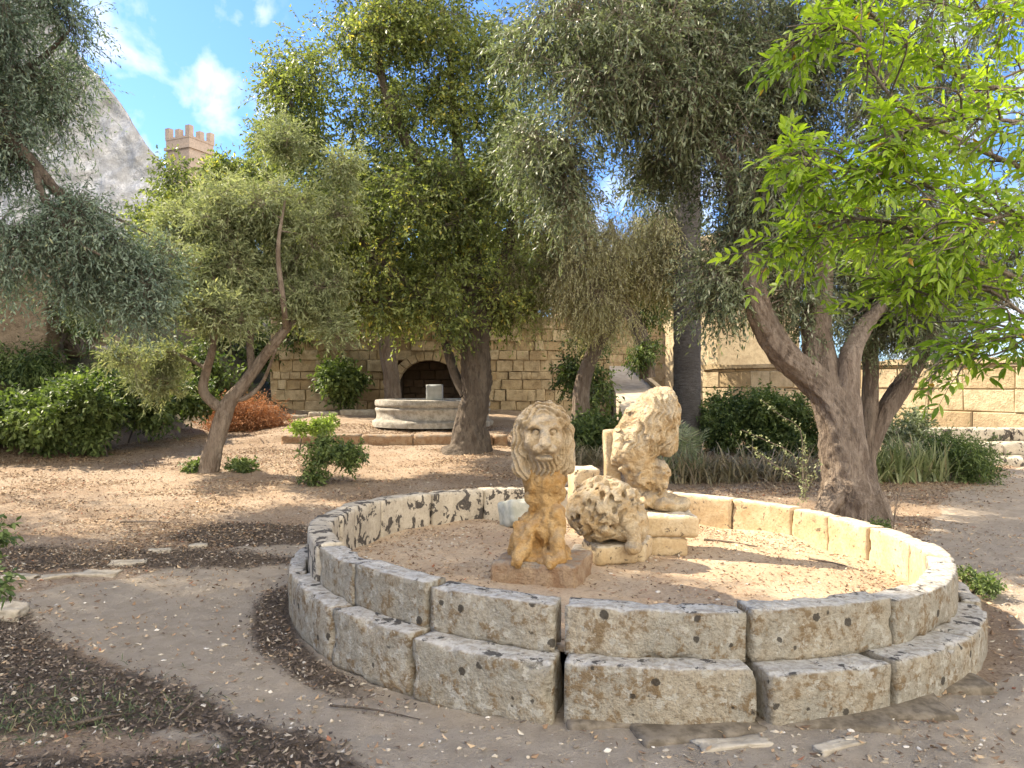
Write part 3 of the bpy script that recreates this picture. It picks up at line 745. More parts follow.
# right boundary wall: sunlit, comes towards the camera at the right
rw = thing('boundary_wall', 'bright cream ashlar wall running behind the strappy plants and the olive tree at the right', 'wall', (6.5, 17, .5))
mb = MB(); rr = random.Random(5)
wa, wb = np.array((4.95, 20.0)), np.array((11.3, 10.2))
zt = 1.98
masonry(mb, wa, wb, .3, zt, .34, (.5, 1.2), 0, rr, jit=.022)
mb.build('block_face', m_bright, rw, smooth=False)
dd = (wb - wa) / np.linalg.norm(wb - wa); nn = np.array((dd[1], -dd[0]))
def plan_box(a, b, off0, off1, z0, z1):
    dd = (b - a) / np.linalg.norm(b - a); nn = np.array((dd[1], -dd[0]))
    q = [a + nn * off0, b + nn * off0, b + nn * off1, a + nn * off1]
    v = [(c_[0], c_[1], z0) for c_ in q] + [(c_[0], c_[1], z1) for c_ in q]
    return np.array(v), np.array(((3, 2, 1, 0), (4, 5, 6, 7), (0, 1, 5, 4), (1, 2, 6, 5), (2, 3, 7, 6), (3, 0, 4, 7)))
mb = MB(); mb.add(*plan_box(wa, wb, -.06, -.9, .1, zt - .02)); mb.build('wall_core', m_bright, rw, smooth=False)
mb = MB(); rr2 = random.Random(8); u = 0; Lw = np.linalg.norm(wb - wa)
while u < Lw:
    l = rr2.uniform(.6, 1.1); a = wa + dd * u; b = wa + dd * min(u + l - .015, Lw); vv, qq = plan_box(a, b, .05, -.95, zt + .004, zt + .1 + rr2.uniform(-.01, .02)); mb.add(vv, qq, rr2.random()); u += l
mb.build('coping', m_bright, rw, smooth=False)

# taller sunlit building behind palm and olive
tb = thing('stone_building', 'tall sunlit limestone building rising behind the palm trunk and the hedge', 'building', (6.0, 23, .8))
mb = MB(); rr = random.Random(15)
A = P(662, 0, 25.5)[:2]; Bp = P(718, 0, 22.0)[:2]; C_ = P(800, 0, 23.2)[:2]; D_ = P(812, 0, 28)[:2]
masonry(mb, A, Bp, .7, 5.6, .34, (.5, 1.1), 0, rr, jit=.008); masonry(mb, Bp, C_, .7, 6.0, .34, (.5, 1.1), 0, rr, jit=.008)
mb.build('block_face', m_bright, tb, smooth=False)
mb = MB()
mb.add(*plan_box(A, Bp, -.05, -2.5, .5, 5.55)); mb.add(*plan_box(Bp, C_, -.051, -2.6, .45, 5.95))
mb.build('wall_core', m_bright, tb, smooth=False)
# ramp going up to the back left, between the garden wall and the palm
rp = thing('ramp', 'pale sloping ramp climbing behind the lions past the wall end', 'ramp', P(650, 410, 17.5))
mb = MB()
def ramp_strip(pts, thick=.5):
    v = []; 
    for l, r_ in pts: v += [l, r_]
    v = np.array(v); n = len(v); lo_ = v.copy(); lo_[:, 2] -= thick
    top = np.array([(2 * i, 2 * i + 1, 2 * i + 3, 2 * i + 2) for i in range(n // 2 - 1)])
    sd = [(2 * i, 2 * i + 2, n + 2 * i + 2, n + 2 * i) for i in range(n // 2 - 1)] + [(2 * i + 1, n + 2 * i + 1, n + 2 * i + 3, 2 * i + 3) for i in range(n // 2 - 1)] + [(0, n, n + 1, 1)]
    return np.vstack((v, lo_)), np.concatenate((top, np.array(sd)))
mb.add(*ramp_strip([(P(628, 432, 16.5), P(690, 425, 16.5)), (P(618, 400, 18.5), P(664, 398, 18.5)), (P(606, 366, 23), P(628, 366, 23))], 1.2))
mb.build('ramp_surface', mat_plain('ramp_concrete', (.36, .30, .22), (.46, .39, .30), 6), rp, smooth=False)
mb = MB()
mb.add(*ramp_strip([(P(690, 421, 16.5), P(700, 424, 16.6)), (P(664, 393, 18.5), P(672, 395, 18.6)), (P(628, 362, 23), P(633, 363, 23.1))], 1.0))
mb.build('kerb', m_back, rp, smooth=False)
bw = thing('back_wall', 'sunlit cream wall at the top of the ramp, seen through the trees', 'wall', P(640, 372, 26))
mb = MB(); masonry(mb, P(560, 0, 25.5)[:2], P(664, 0, 26.5)[:2], 1.0, 5.0, .34, (.5, 1.0), 0, rr, jit=.01); mb.build('block_face', m_bright, bw, smooth=False)
mb = MB(); mb.add(*plan_box(P(560, 0, 25.5)[:2], P(664, 0, 26.5)[:2], -.05, -.8, .8, 4.95)); mb.build('wall_core', m_bright, bw, smooth=False)

# round well basin
wc = P(433, 428, 16.6); wz = float(gz(wc[0], wc[1])) - .02
well = thing('round_well', 'round pale stone well with a moulded rim in front of the dark arch', 'well', (wc[0], wc[1], wz))
prof = [(1.28, 0), (1.285, .12), (1.25, .15), (1.215, .17), (1.20, .20), (1.195, .30), (1.215, .36), (1.23, .40), (1.215, .435), (1.185, .45), (1.19, .475), (1.225, .485), (1.235, .54), (1.23, .60), (1.20, .622), (.95, .63), (.93, .55), (.92, .1)]
sg = 96; V = []; pr = catmull([(a, 0, b) for a, b in prof], 3)
for k in range(sg):
    a_ = 2 * math.pi * k / sg
    for (r_, _, z_) in pr:
        broke = sstep(.85, 1.0, math.cos(a_ - .15) * 1.0 + 0) * .5
        r2 = r_ * (1 + .012 * fbm(np.array(a_ * 3), np.array(z_ * 6), np.array(0.), 51, 3)) + broke * .05 * vn(np.array(a_ * 22), np.array(z_ * 9), np.array(1.), 52)
        V.append((wc[0] + r2 * math.cos(a_), wc[1] + r2 * math.sin(a_), wz + .9 * z_ * (1 - .12 * broke)))
m_ = len(pr); i = np.arange(sg)[:, None]; j = np.arange(m_ - 1)[None]; i2 = (i + 1) % sg
Q = np.stack((i * m_ + j, i2 * m_ + j, i2 * m_ + j + 1, i * m_ + j + 1), -1).reshape(-1, 4)
m_well = mat_statue('pale_well_stone', (.34, .31, .25), (.56, .52, .44), .9)
mesh('moulded_rim', V, Q, m_well, well)
a_ = np.linspace(0, 2 * math.pi, 40, endpoint=False)
mesh('well_fill', np.stack((wc[0] + .94 * np.cos(a_), wc[1] + .94 * np.sin(a_), a_ * 0 + wz + .45), -1), np.arange(40)[None], m_ground, well, attrs={'path': np.zeros(40), 'dark': np.zeros(40), 'green': np.zeros(40)})
p = P(437, 403, 16.4)
vv, qq = rough_box(.33, .3, .33, .01, .003, 330, .06); o = mesh('stone_cube', vv + (p[0] + .02, wc[1] - .9, wz + .553), qq, mat_plain('grey_cube_stone', (.34, .35, .32), (.42, .43, .40), 9), loc=(p[0] + .02, wc[1] - .9, wz + .553)); tag(o, 'small grey stone cube standing on the rim of the round well', 'stone cube')
# kerb of the terrace
tk = thing('terrace_kerb', 'long low kerb of brownish stones edging the terrace of the round well', 'kerb', (-1.8, 14.7, .46))
x_ = P(283, 0, 14.7)[0]; xe = P(508, 0, 14.7)[0]; k = 0; mbk = MB()
while x_ < xe:
    l = min(rg.uniform(.6, 1.0), xe - x_); z_ = float(gz(x_, 14.6)) - .06
    if l > .15:
        vv, qq = rough_box(l - .015, .3, .25 + rg.uniform(-.01, .01), .03, .012, 340 + k, .05, 6, 1.6); mbk.add(vv + (x_ + l / 2, 14.66, z_), qq)
    x_ += l; k += 1
mbk.build('kerb_stones', m_red, tk)
tk2 = thing('low_step', 'thin pale stone step line close in front of the garden wall', 'step', (-1, 18.6, .7))
mbk = MB(); x_ = P(245, 0, 18.7)[0]; k = 0
while x_ < P(392, 0, 18.7)[0]:
    l = rg.uniform(.6, 1.0); vv, qq = rough_box(l - .02, .3, .18, .03, .01, 360 + k, .07); mbk.add(vv + (x_ + l / 2, 18.7, float(gz(x_, 18.7)) - .05), qq); x_ += l; k += 1
mbk.build('step_stones', m_pale_rock, tk2)
# steps at the right
st = thing('stone_steps', 'broad low steps of blackened stone climbing along the boundary wall at the right edge', 'steps', P(990, 470, 12.4))
a = np.array((P(935, 0, 12.9)[0], 12.9)); 
for k in range(3):
    p0 = P(950 - 12 * k, 470, 12.2 + .42 * k); zb = .18 + .02; mbk = MB(); x_ = p0[0] - .6; kk = 0
    while x_ < p0[0] + 4.2:
        l = rg.uniform(.7, 1.2); vv, qq = rough_box(l - .015, .5, .22, .025, .012, 380 + k * 9 + kk, .06, 6, 1.5)
        mbk.add(rotz(vv, .0) + (x_ + l / 2, p0[1] + .15, .22 + k * .205), qq); x_ += l; kk += 1
    mbk.build('step', m_black, st)

# left retaining stones and rock outcrop
m_rock = mat_masonry('brown_rock', (.28, .21, .14), (.38, .30, .21), (.10, .08, .06), .6, .12)
def rock(name, label, cat, c_, r_, seed, mat, amp=.3, flat=0, rot=0, n=40):
    u_ = np.linspace(0, math.pi, n); t_ = np.linspace(0, 2 * math.pi, 2 * n, endpoint=False); U, T = np.meshgrid(u_, t_, indexing='ij')
    d = np.stack((np.sin(U) * np.cos(T), np.sin(U) * np.sin(T), np.cos(U)), -1).reshape(-1, 3)
    cell = np.sign(d) * np.abs(d) ** .75; cell = cell / np.maximum(np.abs(cell).max(1, keepdims=True), .75) * .9
    k = 1 + amp * fbm(d[:, 0] * 1.6 + seed, d[:, 1] * 1.6, d[:, 2] * 1.6, seed, 4) + amp * .4 * np.abs(vn(d[:, 0] * 3.5, d[:, 1] * 3.5, d[:, 2] * 3.5 + seed, seed + 2))
    vv = rotz(cell * k[:, None] * np.array(r_), rot); m_ = 2 * n
    i = np.arange(n - 1)[:, None] * m_; j = np.arange(m_)[None]; Q = np.stack((i + j, i + m_ + j, i + m_ + (j + 1) % m_, i + (j + 1) % m_), -1).reshape(-1, 4)
    o = mesh(name, vv + np.array(c_), Q, mat, loc=tuple(c_), attrs={'tone': np.clip(.5 + vv[:, 2] * .2, 0, 1)}); tag(o, label, cat); return o
rock('rock_outcrop', 'big brown rock face rising behind the hedge at the left edge of the photo', 'rock', P(-25, 330, 15.5), (1.7, 1.2, 1.7), 61, m_rock, .45, rot=.3)
rock('boulder', 'grey brown boulder overhanging a dark crack above the left hedge', 'rock', P(38, 282, 15.6), (.55, .8, .5), 62, m_rock, .5)
rock('boulder', 'large buff rock below the dark crack, half hidden by shrubs at left', 'rock', P(62, 322, 17), (.9, .8, .7), 63, m_rock, .5)
rock('boulder', 'small white flat stone lying on the shaded slope behind the left hedge', 'stone', P(107, 351, 15.2), (.17, .14, .1), 64, m_pale_rock, .3, n=16)
rt = thing('retaining_wall', 'low brown stone course holding the shaded slope behind the left shrubs', 'wall', P(105, 335, 18))
mb = MB(); masonry(mb, P(70, 0, 18)[:2], P(200, 0, 20)[:2], 2.2, 3.0, .26, (.4, .8), 0, rr, jit=.03); mb.build('block_face', m_rock, rt, smooth=False)

# ------------------------------------------------------------------ distant rampart and tower
m_ramp = (lambda s: (s.bump(s.noise(1.1, 7, .7), 1.0, .4), s.col(s.mix(s.ramp(s.noise(.5, 6, .7, .3), .38, .62), s.mix(s.ramp(s.noise(3.5, 7, .8), .42, .58), (.36, .36, .37), (.58, .58, .58)), (.33, .33, .33))))[1])(NT('grey_rampart_stone'))
ram = thing('rampart', 'huge pale grey bastion with a steep slanting edge against the sky at upper left', 'bastion', (-30, 62, 0))
YR = 58.
edge = [P(-420, -330, YR), P(-60, -160, YR), P(40, 12, YR), P(98, 82, YR), P(130, 130, YR), P(167, 186, YR), P(170, 262, YR), P(176, 400, YR)]
ne = 60; nb = 50; ep = catmull(edge, 10)
V = []; W_ = 30
zz = np.linspace(0, 1, nb)
xs_at = lambda z: np.interp(z, ep[::-1, 2], ep[::-1, 0])
zl = np.linspace(-1, 44, 220); VV = []
for z_ in zl:
    xe = float(xs_at(z_)); xw = np.linspace(-90, xe, 220)
    yy = YR + (z_ * .10) + (xw * 0); nzv = fbm(xw * .35, xw * 0 + z_ * .35, xw * 0, 71, 5)
    ex = xe + .15 * fbm(np.array(z_ * .9), np.array(0.), np.array(0.), 72, 3)
    xw = np.linspace(-90, ex, 220)
    VV.append(np.stack((xw, yy - nzv * .9 - .35 * fbm(xw * 1.2, xw * 0 + z_ * 1.2, xw * 0, 74, 4), xw * 0 + z_), -1))
    xb = ex + 0 * np.linspace(0, 1, 12)
VV = np.array(VV); n1, n2 = VV.shape[:2]
i = np.arange(n1 - 1)[:, None] * n2 + np.arange(n2 - 1)[None]
Q = np.stack((i, i + 1, i + n2 + 1, i + n2), -1).reshape(-1, 4)
# right flank runs away from the camera
FL = []
for r_ in range(n1):
    e0 = VV[r_, -1]; t_ = np.linspace(0, 1, 14)[1:]
    FL.append(np.stack((e0[0] - t_ * 34, e0[1] + t_ * 45, e0[2] + 0 * t_), -1))
FL = np.array(FL); base = n1 * n2; m3 = FL.shape[1]
fi = lambda r_, c_: np.where(c_ == 0, r_ * n2 + n2 - 1, base + r_ * m3 + c_ - 1)
r_, c_ = np.meshgrid(np.arange(n1 - 1), np.arange(m3), indexing='ij'); r_, c_ = r_.ravel(), c_.ravel()
Q2 = np.stack((fi(r_, c_), fi(r_, c_ + 1), fi(r_ + 1, c_ + 1), fi(r_ + 1, c_)), -1)
mesh('sloping_wall', np.concatenate((VV.reshape(-1, 3), FL.reshape(-1, 3))), np.concatenate((Q, Q2)), m_ramp, ram)

m_tower = mat_masonry('hazed_tower_stone', (.40, .32, .25), (.47, .39, .31), (.28, .22, .18), .5)  # stone colour paled and dulled to take in distance haze
YT = 92.; tc = P(190, 384, YT); ZT = P(0, 141, YT)[2]
tw = thing('castle_tower', 'distant square sandstone tower with battlements above the trees beside the bastion', 'tower', (tc[0], tc[1], 0))
a0 = math.radians(66); hw = 1.80
def tbox(mb, cx_, cy_, sx, sy, z0, z1, tone=.5):
    v = np.array([(a, b, c_) for c_ in (z0, z1) for a, b in ((-sx, -sy), (sx, -sy), (sx, sy), (-sx, sy))], float); v[:, 0] += cx_; v[:, 1] += cy_
    v = rotz(v, a0) + (tc[0], tc[1], 0); mb.add(v, np.array(((3, 2, 1, 0), (4, 5, 6, 7), (0, 1, 5, 4), (1, 2, 6, 5), (2, 3, 7, 6), (3, 0, 4, 7))), tone)
mb = MB(); tbox(mb, 0, 0, hw, hw, 0, ZT - 1.5); mb.build('shaft', m_tower, tw, smooth=False)
mb = MB(); tbox(mb, 0, 0, hw + .22, hw + .22, ZT - 1.5, ZT - 1.15); tbox(mb, 0, 0, hw + .06, hw + .06, ZT - 1.15, ZT - .3); tbox(mb, 0, 0, hw + .12, hw + .12, ZT - .3, ZT - .05); mb.build('cornice', m_tower, tw, smooth=False)
for k in range(3):
    for sx, sy, ok in ((-1. + k, -1, 1), (-1. + k, 1, 1), (-1, -1. + k, k == 1), (1, -1. + k, k == 1)):
        if not ok: continue
        mb = MB(); tbox(mb, sx * (hw - .2), sy * (hw - .2), .33, .33, ZT - .05, ZT + (1.15 if abs(sx) == 1 and abs(sy) == 1 else .85), .6)
        mb.build('merlon', m_tower, tw, smooth=False)
m_void = mat_plain('dark_opening', (.04, .03, .025), (.05, .04, .03))
for (cx_, cy_, sx, sy) in ((-hw, -.1, .04, .45), (-.2, -hw, .35, .04), (.9, -hw, .2, .04)):
    mb = MB(); tbox(mb, cx_, cy_, sx, sy, ZT - 4.6, ZT - 3.6); mb.build('window', m_void, tw, smooth=False)

# ------------------------------------------------------------------ vegetation
def unit_rand(r, n): return norm(r.normal(size=(n, 3)))
def leaf_cloud(cent, rad, r, sprigs=22, per=9, slen=.30, L=.05, W=.013, droop=.3, out=None, fold=False, flat=.6, tbase=None, spreadk=1.0, simple=True):
    """sprigs of leaves round every clump centre; returns verts, quads, tone"""
    n = len(cent); C_ = np.repeat(cent, sprigs, 0); Rr = np.repeat(rad, sprigs)
    m_ = len(C_); d0 = unit_rand(r, m_); dist = r.random(m_) ** .5 * .75
    org_ = C_ + d0 * (Rr * dist * spreadk)[:, None]
    sd = norm(d0 * .9 + r.normal(size=(m_, 3)) * .55 + np.array((0, 0, -droop)))
    t = (np.arange(per) + .5) / per
    sl = slen * (.6 + .8 * r.random(m_))
    if out is not None: out.append((org_, sd, sl, droop))
    o = org_[:, None] + sd[:, None] * (t[None, :, None] * sl[:, None, None]) + np.array((0, 0, -1.)) * (droop * .35 * (t ** 2)[None, :, None] * sl[:, None, None])
    o = o.reshape(-1, 3); k = len(o); SD = np.repeat(sd, per, 0)
    ld = norm(SD * .65 + r.normal(size=(k, 3)) * .62 + np.array((0, 0, -droop * .5)))
    up = norm(np.array((0, 0, 1.)) * flat * 1.6 + r.normal(size=(k, 3)) * .8); side = norm(np.cross(ld, up))
    ll = L * (.6 + .7 * r.random(k)); ww = W * (.7 + .6 * r.random(k))
    b = o; mid = o + ld * (ll * .48)[:, None]; tip = o + ld * ll[:, None] + np.array((0, 0, -1.)) * (ll * .12)[:, None]
    V = np.stack((b, mid + side * (ww / 2)[:, None], tip, mid - side * (ww / 2)[:, None]), 1).reshape(-1, 3)
    Q = np.arange(4 * k).reshape(-1, 4)
    tb = np.repeat(np.repeat((r.random(n) if tbase is None else tbase), sprigs), per)
    tone = np.clip(.5 * tb + .5 * r.random(k), 0, 1)
    return V, Q, np.repeat(tone, 4)
def blob_points(blobs, r):
    """blobs: (px,py,Y, rx_px, ry_px, depth radius m, count, clump radius m)"""
    pts = []; rad = []; 
    for (px_, py_, Yd, rxp, ryp, ry, cnt, cr) in blobs:
        c_ = P(px_, py_, Yd); R = np.array((rxp / F * Yd, ry, ryp / F * Yd))
        ns = max(2, cnt // 5); d = unit_rand(r, ns); sc_ = d * (r.random(ns) ** (1 / 2.2))[:, None]
        pk = sc_[r.integers(ns, size=cnt)] + r.normal(size=(cnt, 3)) * .13
        pts.append(c_ + pk * R); rad.append(np.full(cnt, cr) * (.7 + .6 * r.random(cnt)))
    return np.concatenate(pts), np.concatenate(rad)
def branch_out(skel_p, skel_r, pts, r, mb, k0=.018, sides=5):
    """grow a thin limb from the skeleton to each clump centre"""
    sp = np.array(skel_p); sr = np.array(skel_r)
    order = np.argsort([np.min(np.linalg.norm(sp - p, axis=1)) for p in pts])
    cap = len(sp) + 7 * len(pts); SP = np.zeros((cap, 3)); SR = np.zeros(cap); n = len(sp); SP[:n] = sp; SR[:n] = sr
    for i_ in order:
        p = pts[i_]; d = np.linalg.norm(SP[:n] - p, axis=1); cost = d * (1 + .5 * (SP[:n, 2] > p[2] + .1)) - SR[:n] * 3
        j = int(np.argmin(cost)); a = SP[j]; L_ = d[j]
        if L_ < .12: continue
        mids = []
        for t in (.33, .66):
            mids.append(a * (1 - t) + p * t + r.normal(size=3) * L_ * .09 + np.array((0, 0, .10 * L_ * math.sin(t * 3.14))))
        path = catmull([a] + mids + [p], 2); r0 = min(SR[j] * .75, .006 + k0 * L_); r1 = .004
        v, f = tube(path, [r0, r1], sides if r0 > .02 else 4); mb.add(v, f)
        kk = len(path) - 1; SP[n:n + kk] = path[1:]; SR[n:n + kk] = np.linspace(r0, r1, kk + 1)[1:]; n += kk
def tree(name, label, cat, limbs, blobs, seed, leafkw, m_lf, m_bk, group=None, base=None, bark=1.0, k0=.018, extra=None, fol='foliage'):
    r = np.random.default_rng(seed)
    b0 = np.array(limbs[0][0][0]) if base is None else base
    t = thing(name, label, cat, b0, group)
    trunk = MB(); SPk = []; SRk = []
    for k, (pts, rads) in enumerate(limbs):
        big = rads[0] > .12; path = catmull(pts, 16 if big else 8); sides = 64 if big else 14
        v, f = tube(path, rads, sides, bark, seed + k, 9)
        trunk.add(v, f); rr_ = np.interp(np.linspace(0, 1, len(path)), np.linspace(0, 1, len(rads)), rads)
        st_ = int(len(path) * (.45 if k == 0 else .15)); SPk += list(path[st_:]); SRk += list(rr_[st_:])
    trunk.build('trunk', m_bk, t)
    pts, rad = blob_points(blobs, r)
    mb = MB(); branch_out(SPk, SRk, pts, r, mb, k0)
    if mb.n: mb.build('branches', m_bk, t)
    rec = []; V, Q, T = leaf_cloud(pts, rad, r, out=rec, **leafkw)
    mesh(fol, V, Q, m_lf, t, attrs={'tone': T}, smooth=False)
    og, sd, sl, dr = rec[0]; dn = np.array((0, 0, -1.))          # the twig that carries each spray, reaching back into its clump
    a = og - sd * (sl * .5)[:, None]; m = og + sd * (sl * .5)[:, None] + dn * (dr * .0875 * sl)[:, None]; b = og + sd * sl[:, None] + dn * (dr * .35 * sl)[:, None]
    sv = norm(np.cross(sd, r.normal(size=sd.shape))) * .0018
    V = np.stack((a - sv * 1.6, a + sv * 1.6, m + sv, m - sv, b), 1).reshape(-1, 3); k5 = 5 * np.arange(len(a))[:, None]
    mesh('twigs', V, [k5 + np.array(((0, 1, 2, 3),)), k5 + np.array(((3, 2, 4),))], m_bk, t, smooth=False)
    return t
bk_olive = mat_bark('olive_bark', (.13, .095, .07), (.30, .24, .185)); bk_dark = mat_bark('dark_bark', (.08, .062, .047), (.175, .14, .105))
bk_pale = mat_bark('pale_bark', (.17, .125, .09), (.32, .26, .20)); bk_palm = mat_bark('palm_bark', (.13, .115, .10), (.23, .21, .19), (1, 1, 4.5))
lf_olive = mat_leaf('dark_olive_leaves', (.055, .075, .035), (.235, .265, .15), (.50, .50, .38), .32, (1.0, 1.15, .6), .42, .5)
lf_blue = mat_leaf('blue_grey_olive_leaves', (.08, .12, .09), (.25, .31, .23), (.40, .42, .24), .36, (1.0, 1.15, .6), .5, .4)
lf_feather = mat_leaf('feathery_grey_green', (.15, .18, .09), (.34, .37, .20), (.42, .41, .20), .38, (1.1, 1.15, .65), .6, .25)
lf_mid = mat_leaf('mid_green_leaves', (.065, .095, .035), (.27, .31, .10), (.55, .48, .12), .45, (1.2, 1.25, .55), .45, .4)
lf_beige = mat_leaf('beige_green_drooping', (.32, .31, .17), (.56, .53, .33), (.64, .57, .38), .42, (1.1, 1.1, .6), .6, .3)
lf_bright = mat_leaf('bright_pinnate_leaves', (.13, .21, .02), (.32, .42, .05), (.45, .24, .04), .52, (1.35, 1.45, .5), .4, .4)
lf_hedge = mat_leaf('hedge_leaves', (.042, .070, .028), (.155, .20, .065), (.24, .30, .10), .30, (1.2, 1.4, .5), .5, .25)
lf_strap = mat_leaf('strap_leaves', (.18, .22, .10), (.38, .40, .22), (.40, .34, .20), .25, (1.1, 1.2, .6), .5, .4)
lf_dry = mat_leaf('dry_strap_leaves', (.20, .18, .10), (.34, .29, .18), (.42, .34, .24), .2, (1.1, 1.0, .7), .6, .3)
lf_dead = mat_leaf('dead_orange_brush', (.24, .11, .05), (.42, .23, .12), None, .25, (1.2, .9, .6), .7, .1)
def G(px_, py_, Yd=None):
    """ground point seen at this pixel"""
    Yv = np.arange(1.5, 40, .02); zz_ = CAMZ - (py_ - 384) / F * Yv; g = gz((px_ - 512) / F * Yv, Yv)
    k = int(np.argmax(zz_ <= g)) if (zz_ <= g).any() else len(Yv) - 1
    if Yd is None: Yd = Yv[k]
    x_ = (px_ - 512) / F * Yd; return np.array((x_, Yd, float(gz(x_, Yd))))

# small leaning feathery tree at the left
g = G(207, 472); Yt = g[1]; print('leaning tree', g)
q = lambda a, b, dy=0: P(a, b, Yt + dy)
tree('leaning_tree', 'small leaning tree with a forked trunk and a soft grey green feathery crown', 'tree',
     [([g + (-.02, 0, -.1), q(213, 450), q(222, 420), q(229, 402), q(243, 385), q(265, 355), q(285, 330), q(306, 300, .3), q(330, 262, .5)], [.16, .13, .12, .115, .09, .078, .07, .05, .02]),
      ([q(226, 412), q(212, 402), q(203, 390), q(206, 372), q(212, 350, -.2), q(216, 310, -.3), q(212, 260, -.3)], [.08, .08, .075, .07, .06, .04, .02]),
      ([q(232, 398), q(245, 398), q(262, 383), q(276, 350, -.5)], [.05, .04, .03, .015]),
      ([q(205, 368), q(190, 360), q(172, 352, -.2), q(150, 352, -.3)], [.03, .025, .02, .012]),
      ([q(252, 372), q(250, 340, .2), q(255, 300, .5), q(240, 250, .6)], [.06, .05, .04, .02]),
      ([q(286, 330), q(283, 300, -.5), q(278, 250, -.6), q(285, 200, -.4)], [.05, .04, .03, .015])],
     [(220, 275, Yt, 60, 60, 1.1, 70, .25), (290, 250, Yt + .2, 60, 66, 1.0, 74, .25), (250, 205, Yt, 66, 40, .9, 50, .25), (325, 290, Yt + .3, 40, 42, .7, 34, .24),
      (145, 366, Yt - .3, 34, 22, .5, 26, .20), (190, 310, Yt, 34, 32, .7, 24, .22), (335, 215, Yt, 28, 46, .6, 20, .24), (295, 160, Yt + .2, 42, 26, .6, 14, .24), (255, 315, Yt - .5, 55, 22, .6, 24, .22), (185, 250, Yt, 30, 40, .6, 16, .22)],
     101, dict(sprigs=18, per=14, slen=.30, L=.085, W=.021, droop=.0, flat=.3, spreadk=.9), lf_feather, bk_pale)

# big central tree
g = G(470, 452); Yt = g[1]; print('central tree', g)
tree('garden_tree', 'large dark trunked tree with a tall yellow green crown in front of the well', 'tree',
     [([g + (-.05, 0, -.12), g + (.0, 0, .10), q(470, 425), q(476, 395), q(477, 365), q(476, 335), q(474, 300), q(470, 250, .2), q(462, 190, .4), q(455, 120, .4), q(450, 50)], [.50, .37, .29, .25, .26, .24, .2, .16, .12, .08, .04]),
      ([q(472, 352), q(455, 335), q(430, 305), q(405, 285, -.4), q(380, 262, -.7), q(350, 225, -.8)], [.17, .16, .15, .12, .08, .04]),
      ([q(480, 330), q(492, 300, .3), q(505, 260, .5), q(515, 210, .6), q(520, 150, .5)], [.17, .14, .11, .08, .04]),
      ([q(465, 395), q(455, 375, .1), q(446, 345, .2), q(435, 310, .4), q(425, 260, .6)], [.09, .085, .08, .07, .04]),
      ([q(470, 240, .2), q(440, 190, -.3), q(400, 130, -.5), q(380, 70, -.4), q(375, 10, 0)], [.13, .11, .09, .06, .03]),
      ([q(405, 285, -.4), q(385, 300, -.8), q(355, 300, -1.1)], [.07, .05, .02])],
     [(400, 250, Yt - .4, 75, 62, 1.6, 85, .45), (470, 210, Yt, 70, 75, 1.7, 90, .45), (375, 165, Yt, 75, 62, 1.5, 80, .45), (455, 115, Yt + .3, 62, 60, 1.5, 60, .42), (360, 75, Yt, 55, 65, 1.3, 62, .42),
      (425, 30, Yt, 80, 45, 1.5, 60, .42), (505, 290, Yt + .3, 38, 38, .9, 24, .38), (395, 300, Yt - .7, 45, 22, .8, 26, .32), (515, 110, Yt + .4, 40, 110, 1, 70, .38), (300, 105, Yt + .5, 36, 50, .9, 44, .38), (325, 165, Yt + .3, 40, 40, .9, 30, .38), (400, -60, Yt, 120, 60, 2, 60, .5), (325, 235, Yt, 30, 60, .9, 24, .4), (455, 318, Yt - .9, 18, 14, .3, 7, .22)],
     102, dict(sprigs=17, per=12, slen=.40, L=.075, W=.036, droop=.25, flat=.6), lf_mid, bk_dark)
# thin trunk in front of the wall, with its crown over the arch
Yt = 18.6; g = np.array((P(392, 0, Yt)[0], Yt, float(gz(-2.9, Yt))))
tree('garden_tree', 'slender pale trunked tree close to the garden wall just left of the dark arch', 'tree',
     [([g + (.0, 0, -.1), q(393, 400), q(391, 375), q(386, 345), q(390, 310), q(388, 270), q(380, 220)], [.23, .2, .19, .18, .15, .12, .06]), ([q(387, 335), q(372, 310), q(350, 280), q(330, 240)], [.1, .09, .07, .04]), ([q(390, 310), q(410, 290), q(440, 260)], [.1, .07, .04])],
     [(360, 255, Yt, 60, 52, 1.6, 60, .5), (430, 275, Yt, 50, 34, 1.3, 40, .45), (330, 290, Yt, 45, 32, 1.2, 36, .45), (300, 240, Yt, 50, 60, 1.6, 40, .5), (500, 285, Yt, 70, 30, 1.2, 50, .45), (490, 240, Yt, 60, 40, 1.4, 30, .5)],
     103, dict(sprigs=20, per=8, slen=.36, L=.10, W=.045, droop=.25), lf_mid, bk_pale)
